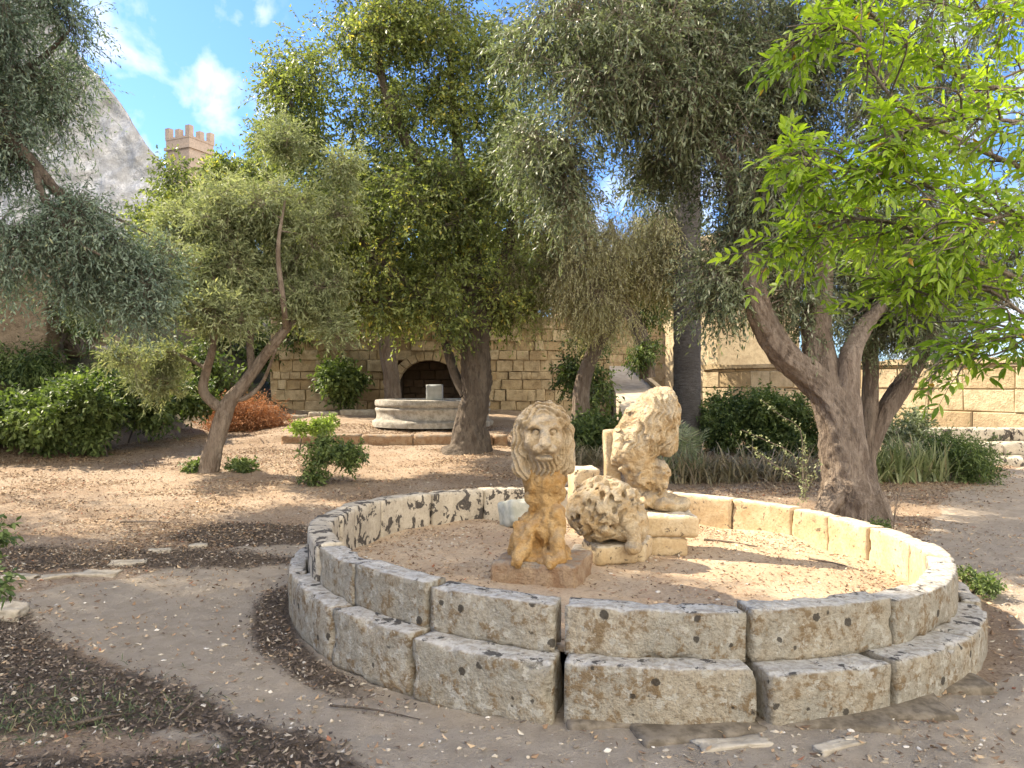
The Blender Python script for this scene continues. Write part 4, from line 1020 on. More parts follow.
# background greenery left of centre, in front of the tower
Yt = 26.
tree('background_tree', 'mid green tree with yellow tips in the distance just below the castle tower', 'tree',
     [([np.array((P(215, 0, Yt)[0], Yt, .6)), q(215, 340), q(212, 280), q(210, 220), q(212, 185)], [.3, .25, .2, .14, .05])],
     [(212, 215, Yt, 48, 48, 2.2, 80, .7), (170, 245, Yt, 40, 45, 2, 50, .7), (262, 200, Yt, 36, 50, 2, 50, .65), (230, 172, Yt - .5, 34, 16, 1.2, 26, .5), (290, 150, Yt, 30, 50, 2, 34, .6)],
     104, dict(sprigs=24, per=8, slen=.45, L=.15, W=.07, droop=.2), lf_mid, bk_dark, group='trees beyond the garden wall')
Yt = 24.
tree('background_tree', 'dark dense tree behind the garden wall, seen under the big crowns above the arch', 'tree',
     [([np.array((P(430, 0, Yt)[0], Yt, .6)), q(430, 340), q(425, 280), q(420, 200)], [.3, .25, .2, .1])],
     [(330, 275, Yt, 70, 45, 1.5, 60, .7), (440, 270, Yt, 80, 50, 1.5, 80, .7), (540, 280, Yt, 50, 50, 1.5, 50, .7), (380, 200, Yt, 90, 50, 1.5, 60, .7), (480, 190, Yt, 60, 60, 1.5, 40, .7)],
     105, dict(sprigs=22, per=8, slen=.5, L=.16, W=.08, droop=.2), lf_hedge, bk_dark, group='trees beyond the garden wall')
Yt = 21.5
tree('background_tree', 'dark wide tree on the shaded slope behind the left shrubs, below the bastion', 'tree',
     [([np.array((P(150, 0, Yt)[0], Yt, 1.6)), q(150, 320), q(145, 290)], [.3, .25, .1])],
     [(150, 300, Yt, 60, 40, 1.5, 60, .6), (230, 320, Yt, 60, 50, 1.5, 66, .6), (70, 290, Yt, 40, 34, 1.2, 24, .6), (290, 335, Yt - 1.0, 30, 35, .7, 24, .5), (195, 370, Yt - 3, 40, 22, .6, 26, .45)],
     106, dict(sprigs=22, per=8, slen=.45, L=.13, W=.06, droop=.2), lf_hedge, bk_dark)
# drooping pale tree
g = G(583, 425, 14.2); Yt = g[1]
tree('drooping_tree', 'small tree with pale beige green drooping sprays just left of the palm', 'tree',
     [([g + (0, 0, -.1), q(581, 405), q(584, 378), q(594, 352), q(606, 330), q(618, 300), q(620, 260), q(610, 220)], [.19, .15, .14, .13, .11, .09, .07, .03]), ([q(600, 340), q(585, 310), q(560, 270), q(545, 235)], [.08, .07, .05, .02]), ([q(612, 315), q(640, 280), q(655, 235)], [.08, .05, .02])],
     [(575, 250, Yt - .3, 58, 55, 1.0, 90, .33), (545, 285, Yt - .4, 36, 40, .8, 45, .3), (640, 245, Yt, 50, 52, 1.0, 80, .33), (560, 205, Yt, 45, 25, .8, 30, .3), (605, 305, Yt - .3, 45, 26, .7, 26, .28), (672, 270, Yt, 24, 40, .6, 22, .28)],
     107, dict(sprigs=24, per=12, slen=.42, L=.065, W=.02, droop=1.2, flat=.3), lf_beige, bk_pale)
# tree with climbers near the ramp
Yt = 17.5; g = np.array((P(640, 0, Yt)[0], Yt, .7))
tree('shaded_tree', 'dark leaning tree with ivy around its stem beside the ramp behind the lions', 'tree',
     [([P(648, 378, 19.5), P(644, 350, 19.5), P(636, 325, 19.5), P(625, 300, 19.5), P(615, 260, 19.5)], [.2, .2, .18, .15, .08])],
     [(640, 300, 19.5, 34, 34, .8, 26, .4), (600, 335, 17.5, 22, 28, .5, 20, .35), (590, 375, 17.0, 30, 30, .6, 34, .35), (645, 345, 19.4, 9, 28, .3, 12, .2), (670, 300, 19.8, 26, 22, .7, 12, .4), (655, 240, 19.5, 40, 40, 1, 30, .5)],
     108, dict(sprigs=22, per=8, slen=.3, L=.09, W=.045, droop=.4), lf_hedge, bk_dark, base=P(648, 378, 19.5))
# palm
g = G(687, 452); Yt = g[1]; 
pt = thing('palm_tree', 'tall straight grey ringed palm trunk behind the leaning lion, its head lost in leaves', 'palm', g)
path = np.array([(g[0] - .0 * t, g[1], g[2] - .1 + t * 8.2) for t in np.linspace(0, 1, 90)])
rads = [.245 * (1 - .12 * t) * (1 + (.018 if i % 2 else -.018)) for i, t in enumerate(np.linspace(0, 1, 90))]; rads[0] = .30; rads[1] = .28; rads[2] = .26
v, f = tube(path, rads, 24, .5, 9); mb = MB(); mb.add(v, f); mb.build('trunk', bk_palm, pt)
def fronds(name, parent, c_, n, L_, seed, mat, droop=1.0, lfl=.35, up=.6, nl=34, wd=.028, elmin=-.2, elmax=1.2):
    r = random.Random(seed); mb = MB()
    for k in range(n):
        az = r.uniform(0, 6.28); el = r.uniform(elmin, elmax); l = L_ * r.uniform(.8, 1.1); pts = []
        d = np.array((math.cos(az) * math.cos(el), math.sin(az) * math.cos(el), math.sin(el)))
        for t in np.linspace(0, 1, 9): pts.append(c_ + d * l * t + np.array((0, 0, -droop * l * .45 * t * t)))
        pts = np.array(pts); v, f = tube(pts, [.018 * L_ / 2, .004], 5); mb.add(v, f, .5)
        pp = catmull(pts, 5); s_ = norm(np.cross(d, (0, 0, 1.)))
        for i_ in np.linspace(6, len(pp) - 1, nl).astype(int):
            td = norm(pp[min(i_ + 1, len(pp) - 1)] - pp[i_ - 1]); w_ = lfl * math.sin(.35 + 2.5 * i_ / len(pp)) * l / L_
            for sg_ in (-1, 1):
                e_ = norm(s_ * sg_ + td * .7 + np.array((0, 0, -.25 + r.uniform(-.15, .15)))) * w_; nn_ = norm(np.cross(e_, s_ * .2 + td)) ; b_ = pp[i_]; h_ = norm(np.cross(e_, nn_)) * wd / 2
                mb.add([b_, b_ + e_ * .4 + h_, b_ + e_, b_ + e_ * .4 - h_], np.array(((0, 1, 2, 3),)), r.random())
    return mb.build(name, mat, parent, smooth=False)
fronds('crown', pt, path[-1], 26, 2.6, 4, lf_hedge, 1.0, .45)

# the big olive tree at the right
g = G(850, 513, 8.7); Yt = g[1]; print('olive', g)
tree('olive_tree', 'massive gnarled olive tree with a forked trunk beside the right side of the basin', 'olive tree',
     [([g + (.02, 0, -.15), g + (.0, 0, .06), q(848, 478), q(844, 447), q(838, 420), q(828, 397), q(808, 375), q(782, 352, -.1), q(762, 318, -.2), q(752, 285, -.3), q(748, 250, -.3), q(735, 190, -.3), q(715, 130, -.2)], [.46, .35, .27, .24, .21, .18, .165, .155, .15, .14, .12, .09, .04]),
      ([q(852, 480), q(846, 450), q(838, 415), q(826, 375, .1), q(818, 335, .2), q(820, 290, .2), q(822, 240, .2), q(810, 170, .2)], [.10, .16, .185, .18, .17, .14, .11, .05]),
      ([q(858, 485), q(854, 455), q(848, 420), q(846, 385), q(852, 352), q(866, 325, .3), q(885, 300, .6), q(910, 250, .8)], [.10, .15, .155, .14, .12, .10, .07, .03]),
      ([q(870, 500, -.1), q(885, 520, -.2), q(905, 532, -.3)], [.16, .10, .03]), ([q(838, 492, -.1), q(820, 515, -.25), q(812, 522, -.3)], [.14, .07, .02]),
      ([q(735, 190, -.3), q(690, 100, -.3), q(640, 40, 0)], [.06, .045, .02])],
     [(790, 150, Yt, 75, 85, 1.5, 95, .42), (700, 110, Yt, 85, 75, 1.5, 110, .42), (610, 85, Yt - .1, 82, 78, 1.4, 105, .4), (640, 20, Yt, 110, 50, 1.5, 80, .42), (780, 30, Yt, 100, 60, 1.5, 80, .45), (860, 240, Yt + .6, 60, 60, 1.3, 56, .42),
      (745, 235, Yt - .2, 42, 50, .8, 44, .32), (715, 290, Yt - .1, 20, 38, .5, 20, .24), (560, 150, Yt, 40, 55, .8, 46, .34), (900, 320, Yt + 1, 50, 38, .9, 36, .36), (960, 250, Yt + 1.2, 60, 80, 1.2, 46, .45), (790, 290, Yt + .4, 34, 36, .6, 22, .28), (700, -80, Yt, 180, 80, 2.2, 110, .5), (900, 60, Yt + .5, 90, 90, 1.5, 50, .45), (660, 175, Yt, 50, 22, .6, 14, .26)],
     109, dict(sprigs=19, per=14, slen=.40, L=.066, W=.019, droop=.45, flat=.5), lf_olive, bk_olive, bark=1.1)
# second smaller tree behind it
g = G(868, 478, 10.4); Yt = g[1]
tree('olive_tree', 'thinner twin stemmed olive tree growing just behind the massive gnarled one', 'olive tree',
     [([g + (0, 0, -.1), q(865, 455), q(869, 420), q(871, 380), q(870, 330), q(866, 280)], [.14, .12, .11, .10, .09, .04]), ([q(864, 465), q(874, 435), q(887, 408), q(905, 382), q(925, 350), q(940, 310)], [.13, .12, .12, .12, .09, .04])],
     [(900, 330, Yt, 50, 34, .9, 34, .36), (950, 300, Yt, 50, 45, .9, 36, .36), (860, 290, Yt, 40, 40, .8, 26, .34), (890, 250, Yt, 70, 50, 1, 36, .4)],
     110, dict(sprigs=30, per=10, slen=.3, L=.055, W=.016, droop=.4), lf_olive, bk_olive, bark=.8)

# large old olive at the left whose crown shades the foreground; the trunk stands left of the frame
Yt = 9.2; g = np.array((-8.6, 9.0, float(gz(-8.6, 9.0))))
W3 = lambda x_, y_, z_: np.array((x_, y_, float(z_)))
def wblob(x_, y_, z_, rx, ry, rz, n, cr): return ((x_ / y_) * F + 512, 384 - (z_ - CAMZ) / y_ * F, y_, rx / y_ * F, rz / y_ * F, ry, n, cr)
tree('old_olive_tree', 'big blue grey olive at the left edge with drooping boughs before the bastion', 'olive tree',
     [([g + (0, 0, -.1), W3(-8.5, 9, 1.5), W3(-8.4, 9, 3.2), W3(-8.8, 8.6, 5.5), W3(-9.2, 8.2, 8)], [.5, .4, .34, .24, .1]),
      ([W3(-8.4, 9, 3.2), q(-70, 105), q(-20, 120), q(10, 142), q(35, 165), q(60, 195), q(85, 218, .2), q(115, 245, .3)], [.2, .16, .10, .075, .06, .045, .03, .015]),
      ([q(35, 165), q(45, 200, -.2), q(75, 240, -.3), q(100, 255, -.3)], [.045, .04, .025, .012]), ([q(-20, 120), q(10, 80, .2), q(40, 60, .4), q(70, 30, .4)], [.08, .06, .04, .015]), ([q(10, 142), q(60, 190, .7), q(110, 215, .9), q(150, 235, 1)], [.04, .035, .025, .01]),
      ([W3(-8.8, 8.6, 5.5), W3(-7, 7, 7.5), W3(-5.8, 5.8, 8.8)], [.2, .13, .05]), ([W3(-8.8, 8.6, 5.5), W3(-11, 9.5, 7.5), W3(-13.5, 10, 8.5)], [.2, .13, .05])],
     [(8, 55, Yt, 46, 60, 1.2, 80, .32), (-10, 140, Yt, 42, 50, 1.0, 42, .30), (50, 15, Yt + .3, 32, 26, .7, 20, .3), (120, 258, Yt + .4, 46, 38, .7, 44, .22), (75, 215, Yt + .2, 45, 32, .7, 20, .25), (20, 235, Yt, 35, 45, .7, 20, .28), (150, 290, Yt + .5, 20, 26, .5, 14, .24), (88, 285, Yt + .2, 28, 28, .5, 20, .25),
      wblob(-8.0, 8.0, 8.6, 2.2, 3.2, 2.0, 220, .55), wblob(-11.5, 9.3, 8.3, 3.0, 3.0, 2.3, 360, .6), wblob(-6.3, 5.8, 9.0, 1.7, 2.0, 1.3, 90, .5), wblob(-8.2, 5.2, 7.6, 2.3, 2.6, 1.8, 170, .55), wblob(-15, 10.5, 8, 2.8, 3.0, 2.3, 240, .65), wblob(-11, 7.6, 9.6, 3.4, 3.0, 1.6, 280, .6), wblob(-8, 6.2, 10.2, 2.6, 2.6, 1.4, 170, .6)],
     111, dict(sprigs=18, per=14, slen=.42, L=.066, W=.019, droop=.45), lf_blue, bk_dark)

# near branches with bright pinnate leaves, from a tree just outside the right edge
r = np.random.default_rng(77)
nb_ = thing('ash_tree', 'near overhanging branches of bright sunlit pinnate leaves filling the upper right corner', 'tree', (5.2, 4.2, 0))
twig = MB(); LV = MB()
def leaflet(b, d, up, L_, W_, tone):
    s_ = norm(np.cross(d, up)); u_ = np.cross(s_, d)
    V = [b, b + d * L_ * .25 + s_ * W_ * .42 - u_ * -W_ * .10, b + d * L_ * .6 + s_ * W_ * .42 + u_ * W_ * .06, b + d * L_ - u_ * L_ * .12, b + d * L_ * .6 - s_ * W_ * .42 + u_ * W_ * .06, b + d * L_ * .25 - s_ * W_ * .42 + u_ * W_ * .10, b + d * L_ * .3 - u_ * W_ * .02, b + d * L_ * .62 - u_ * W_ * .04]
    LV.add(V, [np.array(((0, 1, 6, 0)[:3], (0, 6, 5))), np.array(((1, 2, 7, 6), (6, 7, 4, 5))), np.array(((2, 3, 7), (7, 3, 4)))], tone)
def pinnate(o, d, n_, s_, r, tone):
    """one compound leaf: rachis with paired leaflets"""
    d = norm(d); up = norm(np.array((0, 0, 1.)) + r.normal(size=3) * .45); sd_ = norm(np.cross(d, up)); L_ = .024 * n_ * s_ + .03
    pts = [o + d * L_ * t + np.array((0, 0, -1.)) * L_ * .25 * t * t for t in (0, .5, 1)]
    v, f = tube(np.array(pts), [.0016, .0008], 3); twig.add(v, f)
    for i_ in range(n_):
        t = (i_ + .8) / n_; b = o + d * L_ * t + np.array((0, 0, -1.)) * L_ * .25 * t * t
        for sg_ in (-1, 1):
            ld = norm(d * .75 + sd_ * sg_ * (1 - .2 * t) + np.array((0, 0, -.08)) + r.normal(size=3) * .13)
            leaflet(b, ld, norm(up + r.normal(size=3) * .25), (.044 + .024 * r.random()) * s_, (.016 + .007 * r.random()) * s_, np.clip(tone + r.normal() * .24, 0, .84) if r.random() > .008 else 1)
    leaflet(o + d * L_ + np.array((0, 0, -.25 * L_)), norm(d + np.array((0, 0, -.4))), up, .066 * s_, .022 * s_, tone)
def near_branch(pts, rads, nleaf, s_=1.0, sub=5, tone=.5, hang=.1, lo=.2):
    path = catmull(pts, 8); v, f = tube(path, rads, 7, .4, 3); twig.add(v, f)
    Lp = np.sum(np.linalg.norm(np.diff(path, axis=0), axis=1))
    for k in range(sub):
        j = int(len(path) * (lo + (1 - lo) * (k + r.random()) / sub)); j = min(j, len(path) - 2); a = path[j]; td = norm(path[j + 1] - path[j - 1])
        d = norm(td * .7 + r.normal(size=3) * .55 + np.array((0, 0, -hang))); l = r.uniform(.10, .32) * (1 if k < sub - 1 else .6)
        pp = [a, a + d * l * .5 + r.normal(size=3) * .02, a + d * l + np.array((0, 0, -.12 * l))]; pp = catmull(pp, 3); v, f = tube(pp, [.005, .0018], 4); twig.add(v, f)
        tn = np.clip(tone + r.normal() * .2, .05, .8)
        for i_ in range(nleaf):
            t = .15 + .85 * (i_ + r.random() * .5) / nleaf; b = pp[min(int(t * (len(pp) - 1)), len(pp) - 1)]
            dd_ = norm(d * .7 + r.normal(size=3) * .55 + np.array((0, 0, -hang)))
            pinnate(b, dd_, r.integers(2, 5), s_, r, tn)
B = lambda px_, py_, Yd: P(px_, py_, Yd)
mainb = [([B(1300, 60, 4.0), B(1150, 60, 3.8), B(1020, 90, 3.5), B(930, 60, 3.3), B(860, 5, 3.3)], [.05, .04, .025, .018, .01], 4, 1.0, 10, .5),
         ([B(1250, 200, 3.6), B(1100, 190, 3.3), B(980, 150, 3.1), B(890, 95, 3.0), B(850, 30, 3.0), B(785, 45, 3.0)], [.035, .025, .018, .013, .009, .005], 4, 1.0, 12, .6),
         ([B(1200, 260, 3.3), B(1050, 240, 3.0), B(950, 195, 2.9), B(890, 175, 2.85), B(830, 165, 2.9), B(785, 145, 2.9)], [.03, .02, .013, .01, .007, .004], 4, 1.0, 13, .65),
         ([B(1200, 330, 3.5), B(1080, 300, 3.2), B(960, 255, 3.0), B(890, 222, 3.0), B(830, 222, 3.0), B(775, 238, 3.05)], [.03, .02, .013, .01, .007, .004], 4, 1.0, 13, .6),
         ([B(1200, 380, 3.2), B(1080, 350, 3.0), B(990, 290, 2.9), B(940, 270, 2.9), B(900, 290, 2.95)], [.02, .015, .01, .007, .004], 4, .95, 11, .45),
         ([B(1180, 380, 2.6), B(1060, 340, 2.5), B(1010, 330, 2.5), B(975, 345, 2.5)], [.015, .01, .007, .004], 4, .9, 6, .2),
         ([B(1250, 120, 3.2), B(1100, 130, 2.9), B(1000, 120, 2.8), B(930, 120, 2.8), B(880, 140, 2.8)], [.03, .02, .012, .008, .004], 4, 1.0, 12, .7),
         ([B(1200, -40, 3.4), B(1060, -20, 3.2), B(980, 10, 3.1), B(900, -10, 3.1), B(830, -20, 3.2)], [.03, .02, .012, .008, .004], 4, 1.0, 12, .55),
         ([B(1200, 220, 2.8), B(1080, 220, 2.6), B(1010, 215, 2.5), B(960, 235, 2.5)], [.02, .015, .01, .004], 4, .9, 9, .45),
         ([B(1250, 280, 4.0), B(1100, 260, 3.9), B(980, 220, 3.8), B(910, 235, 3.8), B(860, 265, 3.8)], [.02, .015, .01, .008, .004], 4, 1.05, 12, .35),
         ([B(1250, 60, 4.3), B(1100, 50, 4.2), B(980, 90, 4.1), B(900, 160, 4.1), B(850, 200, 4.0)], [.02, .015, .01, .008, .004], 4, 1.05, 12, .4)]
trunkp = [np.array((5.2, 4.2, -.1)), np.array((5.1, 4.2, 1.2)), np.array((4.9, 4.1, 2.2)), np.array((5.0, 4.0, 3.6))]
v, f = tube(catmull(trunkp, 8), [.2, .16, .13, .08], 20, 1.0, 5); mb = MB(); mb.add(v, f)
for b_ in mainb:
    near_branch(b_[0], [q_ * .55 for q_ in b_[1]], b_[2], b_[3] * .9, int(b_[4] * 3.0), b_[5])
    a = b_[0][0]; j = trunkp[2] if a[2] < 3 else trunkp[3]; v, f = tube(catmull([j, (j + a) / 2 + (0, 0, .1), a], 5), [.06, b_[1][0]], 7); mb.add(v, f)
mb.build('trunk', bk_pale, nb_); twig.build('branches', bk_pale, nb_); LV.build('foliage', lf_bright, nb_, smooth=False)

# ------------------------------------------------------------------ shrubs and low plants
def shrub(name, label, cat, blobs, seed, leafkw, m_lf, base, stems=10, group=None, m_bk=None, clip=True):
    r = np.random.default_rng(seed); t = thing(name, label, cat, base, group)
    pts, rad = blob_points(blobs, r); g_ = gz(pts[:, 0], pts[:, 1]); pts[:, 2] = np.maximum(pts[:, 2], g_ + .08)
    mb = MB(); sk = [np.array(base) + (0, 0, .02 * i_) for i_ in range(4)]
    xs_ = pts[:, 0]; 
    for x_ in np.linspace(xs_.min(), xs_.max(), max(1, int((xs_.max() - xs_.min()) / .5))):
        sk.append(np.array((x_, np.mean(pts[:, 1]), float(gz(x_, np.mean(pts[:, 1]))))))
    branch_out(sk, [.03] * len(sk), pts[::2], r, mb, .02); mb.build('stems', m_bk or bk_dark, t)
    V, Q, T = leaf_cloud(pts, rad, r, **leafkw); Vg = gz(V[:, 0], V[:, 1]) + .004; V[:, 2] = np.maximum(V[:, 2], Vg)
    mesh('foliage', V, Q, m_lf, t, attrs={'tone': T}, smooth=False); return t
Yh = 12.9
shrub('hedge_shrub', 'dense glossy green shrub mass at the left edge, in front of the rocks', 'shrub', [(25, 418, Yh, 50, 26, .8, 75, .26), (80, 412, Yh + .2, 32, 28, .7, 56, .26), (-30, 412, Yh, 50, 30, .8, 30, .26), (75, 385, Yh + .6, 16, 12, .4, 12, .2)], 201, dict(sprigs=18, per=8, slen=.22, L=.10, W=.05, droop=.1, flat=.7), lf_hedge, G(50, 448))
shrub('shrub', 'dark green shrub in the shade behind the pale feathery spray, left of the leaning tree', 'shrub', [(130, 400, 14.2, 32, 26, .6, 34, .3), (165, 398, 15, 26, 24, .5, 22, .3), (190, 385, 16, 20, 24, .5, 16, .3)], 202, dict(sprigs=18, per=8, slen=.25, L=.11, W=.05, droop=.1), lf_hedge, G(145, 428))
shrub('shrub', 'deep shaded shrub on the slope under the boulders at far left', 'shrub', [(20, 362, 14.6, 36, 10, .6, 30, .25), (78, 318, 15.4, 14, 24, .4, 16, .25), (100, 370, 15, 30, 16, .5, 16, .3)], 203, dict(sprigs=18, per=9, slen=.35, L=.10, W=.03, droop=.6), lf_hedge, P(40, 372, 15.2))
shrub('wall_shrub', 'dark rounded shrub growing against the garden wall left of the slender tree', 'shrub', [(335, 374, 18.9, 20, 12, .5, 34, .26), (345, 390, 18.9, 10, 14, .3, 8, .25)], 204, dict(sprigs=18, per=8, slen=.28, L=.11, W=.055, droop=.3), lf_hedge, P(340, 410, 18.9))
shrub('young_plant', 'knee high leafy plant with glossy dark leaves and yellowed lower leaves beside the path', 'plant', [(325, 458, 10.4, 28, 20, .3, 34, .15), (345, 450, 10.5, 12, 14, .2, 8, .13), (308, 472, 10.4, 14, 10, .2, 8, .13)], 205, dict(sprigs=12, per=8, slen=.12, L=.06, W=.028, droop=.1, flat=.8), lf_hedge, G(325, 484), m_bk=bk_pale)
shrub('young_plant', 'light green low leafy plant between the dead brush and the well terrace', 'plant', [(312, 427, 13.3, 18, 3, .3, 24, .09), (328, 424, 13.5, 8, 3, .2, 6, .08)], 206, dict(sprigs=14, per=6, slen=.09, L=.07, W=.03, droop=.0, flat=.5), mat_leaf('light_green_herb', (.16, .24, .05), (.28, .36, .09), (.45, .45, .15), .35), G(312, 430))
shrub('clipped_hedge', 'dense dark green hedge between the palm trunk and the gnarled olive', 'hedge', [(735, 428, 13.6, 42, 28, .5, 90, .22), (785, 430, 13.2, 34, 28, .5, 74, .22), (755, 408, 13.5, 50, 9, .5, 50, .18)], 207, dict(sprigs=20, per=8, slen=.2, L=.075, W=.034, droop=.1), lf_hedge, G(760, 462))
shrub('shrub', 'dark leafy shrub behind the two lions, in front of the wall end', 'shrub', [(600, 432, 13.4, 38, 12, .5, 60, .22), (640, 428, 13.8, 20, 12, .5, 26, .22), (575, 432, 13.2, 14, 12, .4, 16, .2)], 208, dict(sprigs=18, per=8, slen=.22, L=.09, W=.04, droop=.2), lf_hedge, G(600, 452))
shrub('shrub', 'rounded fine leaved dark shrub at the end of the strappy plants, near the right steps', 'shrub', [(955, 458, 11.0, 28, 18, .5, 64, .2), (935, 446, 11.2, 18, 10, .4, 20, .18), (972, 470, 10.9, 14, 9, .4, 14, .16)], 209, dict(sprigs=20, per=9, slen=.2, L=.05, W=.017, droop=.2), lf_hedge, G(950, 484))
shrub('shrub', 'low mixed shrub behind the stem of the gnarled olive, against the cream wall', 'shrub', [(895, 428, 12.6, 22, 12, .4, 26, .2), (850, 420, 12.8, 18, 16, .4, 22, .2), (920, 424, 12.8, 16, 8, .4, 12, .18)], 210, dict(sprigs=14, per=8, slen=.22, L=.07, W=.03, droop=.1), lf_olive, G(880, 452))
shrub('weed', 'small green weed creeping at the root of the gnarled olive', 'plant', [(880, 528, 7.75, 16, 6, .15, 14, .07)], 211, dict(sprigs=10, per=6, slen=.08, L=.04, W=.02, droop=.0), lf_hedge, G(880, 532))
shrub('weed', 'creeping green weed in the shadow outside the right rim of the basin', 'plant', [(975, 603, 5.9, 20, 8, .2, 22, .05)], 212, dict(sprigs=9, per=6, slen=.07, L=.035, W=.018, droop=.0), lf_hedge, G(972, 605))
shrub('weed', 'flat green weed patch around the foot of the leaning tree', 'plant', [(190, 469, 11.6, 20, 2.5, .2, 16, .08), (236, 468, 11.6, 22, 2.5, .2, 18, .08)], 213, dict(sprigs=9, per=6, slen=.09, L=.06, W=.03, droop=.0), lf_hedge, G(215, 471))
shrub('young_plant', 'dark leafy sprig poking in from the left edge of the photo', 'plant', [(-12, 545, 4.6, 10, 14, .10, 8, .05), (-8, 590, 4.3, 5, 12, .1, 3, .05)], 214, dict(sprigs=6, per=6, slen=.1, L=.055, W=.024, droop=.0), lf_hedge, G(-8, 625))

def blades(name, label, cat, spots, seed, mat, base, n, L_, wd, group=None, curve=.5, fan=.7):
    """strappy plants: arching ribbons from several root points"""
    r = np.random.default_rng(seed); t = thing(name, label, cat, base, group); V = []; Q = []; T = []; k0 = 0
    for i_ in range(n):
        s_ = spots[r.integers(len(spots))]; x_, y_ = s_[0] + r.normal() * s_[2], s_[1] + r.normal() * s_[2] * .7; z_ = float(gz(x_, y_))
        az = r.random() * 6.283; lean = abs(r.normal()) * fan * .6 + .08; l = L_ * r.uniform(.6, 1.15); h = np.array((math.cos(az), math.sin(az), 0)); sd = np.array((-h[1], h[0], 0)) * wd / 2 * r.uniform(.7, 1.3)
        cv = curve * r.uniform(.4, 1.4); segs = 5; pts = []
        p = np.array((x_, y_, z_ - .01)); a_ = lean
        for j in range(segs + 1):
            w_ = (1 - (j / segs) ** 2.2) + .02; pts += [p - sd * w_, p + sd * w_]; p = p + (h * math.sin(a_) + np.array((0, 0, 1)) * math.cos(a_)) * l / segs; a_ += cv * .42
        V += pts; Q += [(k0 + 2 * j, k0 + 2 * j + 1, k0 + 2 * j + 3, k0 + 2 * j + 2) for j in range(segs)]; k0 += len(pts); T += [r.random()] * len(pts)
    V = np.array(V); V[:, 2] = np.maximum(V[:, 2], gz(V[:, 0], V[:, 1]) + .005)
    mesh('leaves', V, np.array(Q), mat, t, attrs={'tone': T}, smooth=False); return t
def sp(px0, px1, py_, n, s_=.12, dy=.3):
    o = []
    for k in range(n):
        g_ = G(px0 + (px1 - px0) * (k + .5) / n, py_); o.append((g_[0], g_[1] + dy * (k % 2), s_))
    return o
blades('strap_plant', 'tangled greyish dry strappy plants between the palm and the gnarled olive', 'plant', sp(665, 815, 482, 12, .16, .5), 301, lf_dry, G(740, 484), 900, .62, .022, None, .8, .9)
blades('strap_plant', 'olive green tuft of narrow leaves right beside the leaning mane', 'plant', sp(655, 700, 480, 5, .1, .4), 302, lf_strap, G(675, 482), 300, .55, .016, None, .6, .6)
blades('strap_plant', 'pale green upright strappy plants with long leaves behind the right side of the gnarled olive', 'plant', sp(875, 945, 482, 9, .12, .4), 303, lf_strap, G(905, 484), 760, .66, .03, None, .45, .6)
blades('strap_plant', 'dry grey strappy tufts behind the shoulder of the front lion', 'plant', sp(560, 620, 466, 7, .12, .4), 304, lf_dry, G(590, 468), 360, .5, .02, None, .7, .8)
blades('grass_tuft', 'thin green grass growing through the dark leaf litter at lower left', 'grass', [(-2.6 + .12 * (k % 9) * 1.0 - .3, 3.55 + .1 * (k // 9), .16) for k in range(36)] [::2] + [(-2.35, 4.2, .22), (-1.75, 3.75, .2), (-1.3, 3.3, .15)], 305, mat_leaf('lawn_green', (.05, .075, .03), (.12, .15, .06), (.3, .26, .14), .3), G(130, 660), 900, .085, .005, None, .8, .9)
# small fan palm by the palm trunk
fp = thing('fan_palm', 'small young palm with stiff narrow fronds at the foot of the tall palm trunk', 'palm', G(690, 468)); fronds('fronds', fp, np.array(fp.location) + (0, 0, .1), 12, .8, 8, lf_strap, .5, .3, .6, 16, .018, .3, 1.4)
# dead orange brush
def brush(name, label, cat, c_, R, n, mat, seed, m_tw):
    r = np.random.default_rng(seed); t = thing(name, label, cat, c_); mb = MB(); pts = []
    for k in range(n):
        d = unit_rand(r, 1)[0]; d[2] = abs(d[2]); p0 = np.array(c_) + (r.normal() * R[0] * .3, r.normal() * R[1] * .3, 0); p1 = np.array(c_) + d * R * r.uniform(.7, 1.05)
        pm_ = (p0 + p1) / 2 + r.normal(size=3) * .12; v, f = tube(catmull([p0, pm_, p1], 3), [.008, .003], 3); mb.add(v, f, r.random()); pts += [p1, pm_]
    mb.build('twigs', m_tw, t); pts = np.array(pts)
    V, Q, T = leaf_cloud(pts, np.full(len(pts), .18), r, sprigs=9, per=7, slen=.2, L=.06, W=.02, droop=.3); V[:, 2] = np.maximum(V[:, 2], gz(V[:, 0], V[:, 1]) + .01)
    mesh('dead_leaves', V, Q, mat, t, attrs={'tone': T}, smooth=False)
m_orange_twig = mat_plain('orange_twigs', (.24, .12, .06), (.38, .22, .12), 10)
g = G(246, 430); brush('dead_brush', 'heap of dead orange brown brushwood behind the leaning tree', 'brushwood', g, np.array((.95, .6, .72)), 150, lf_dead, 401, m_orange_twig)
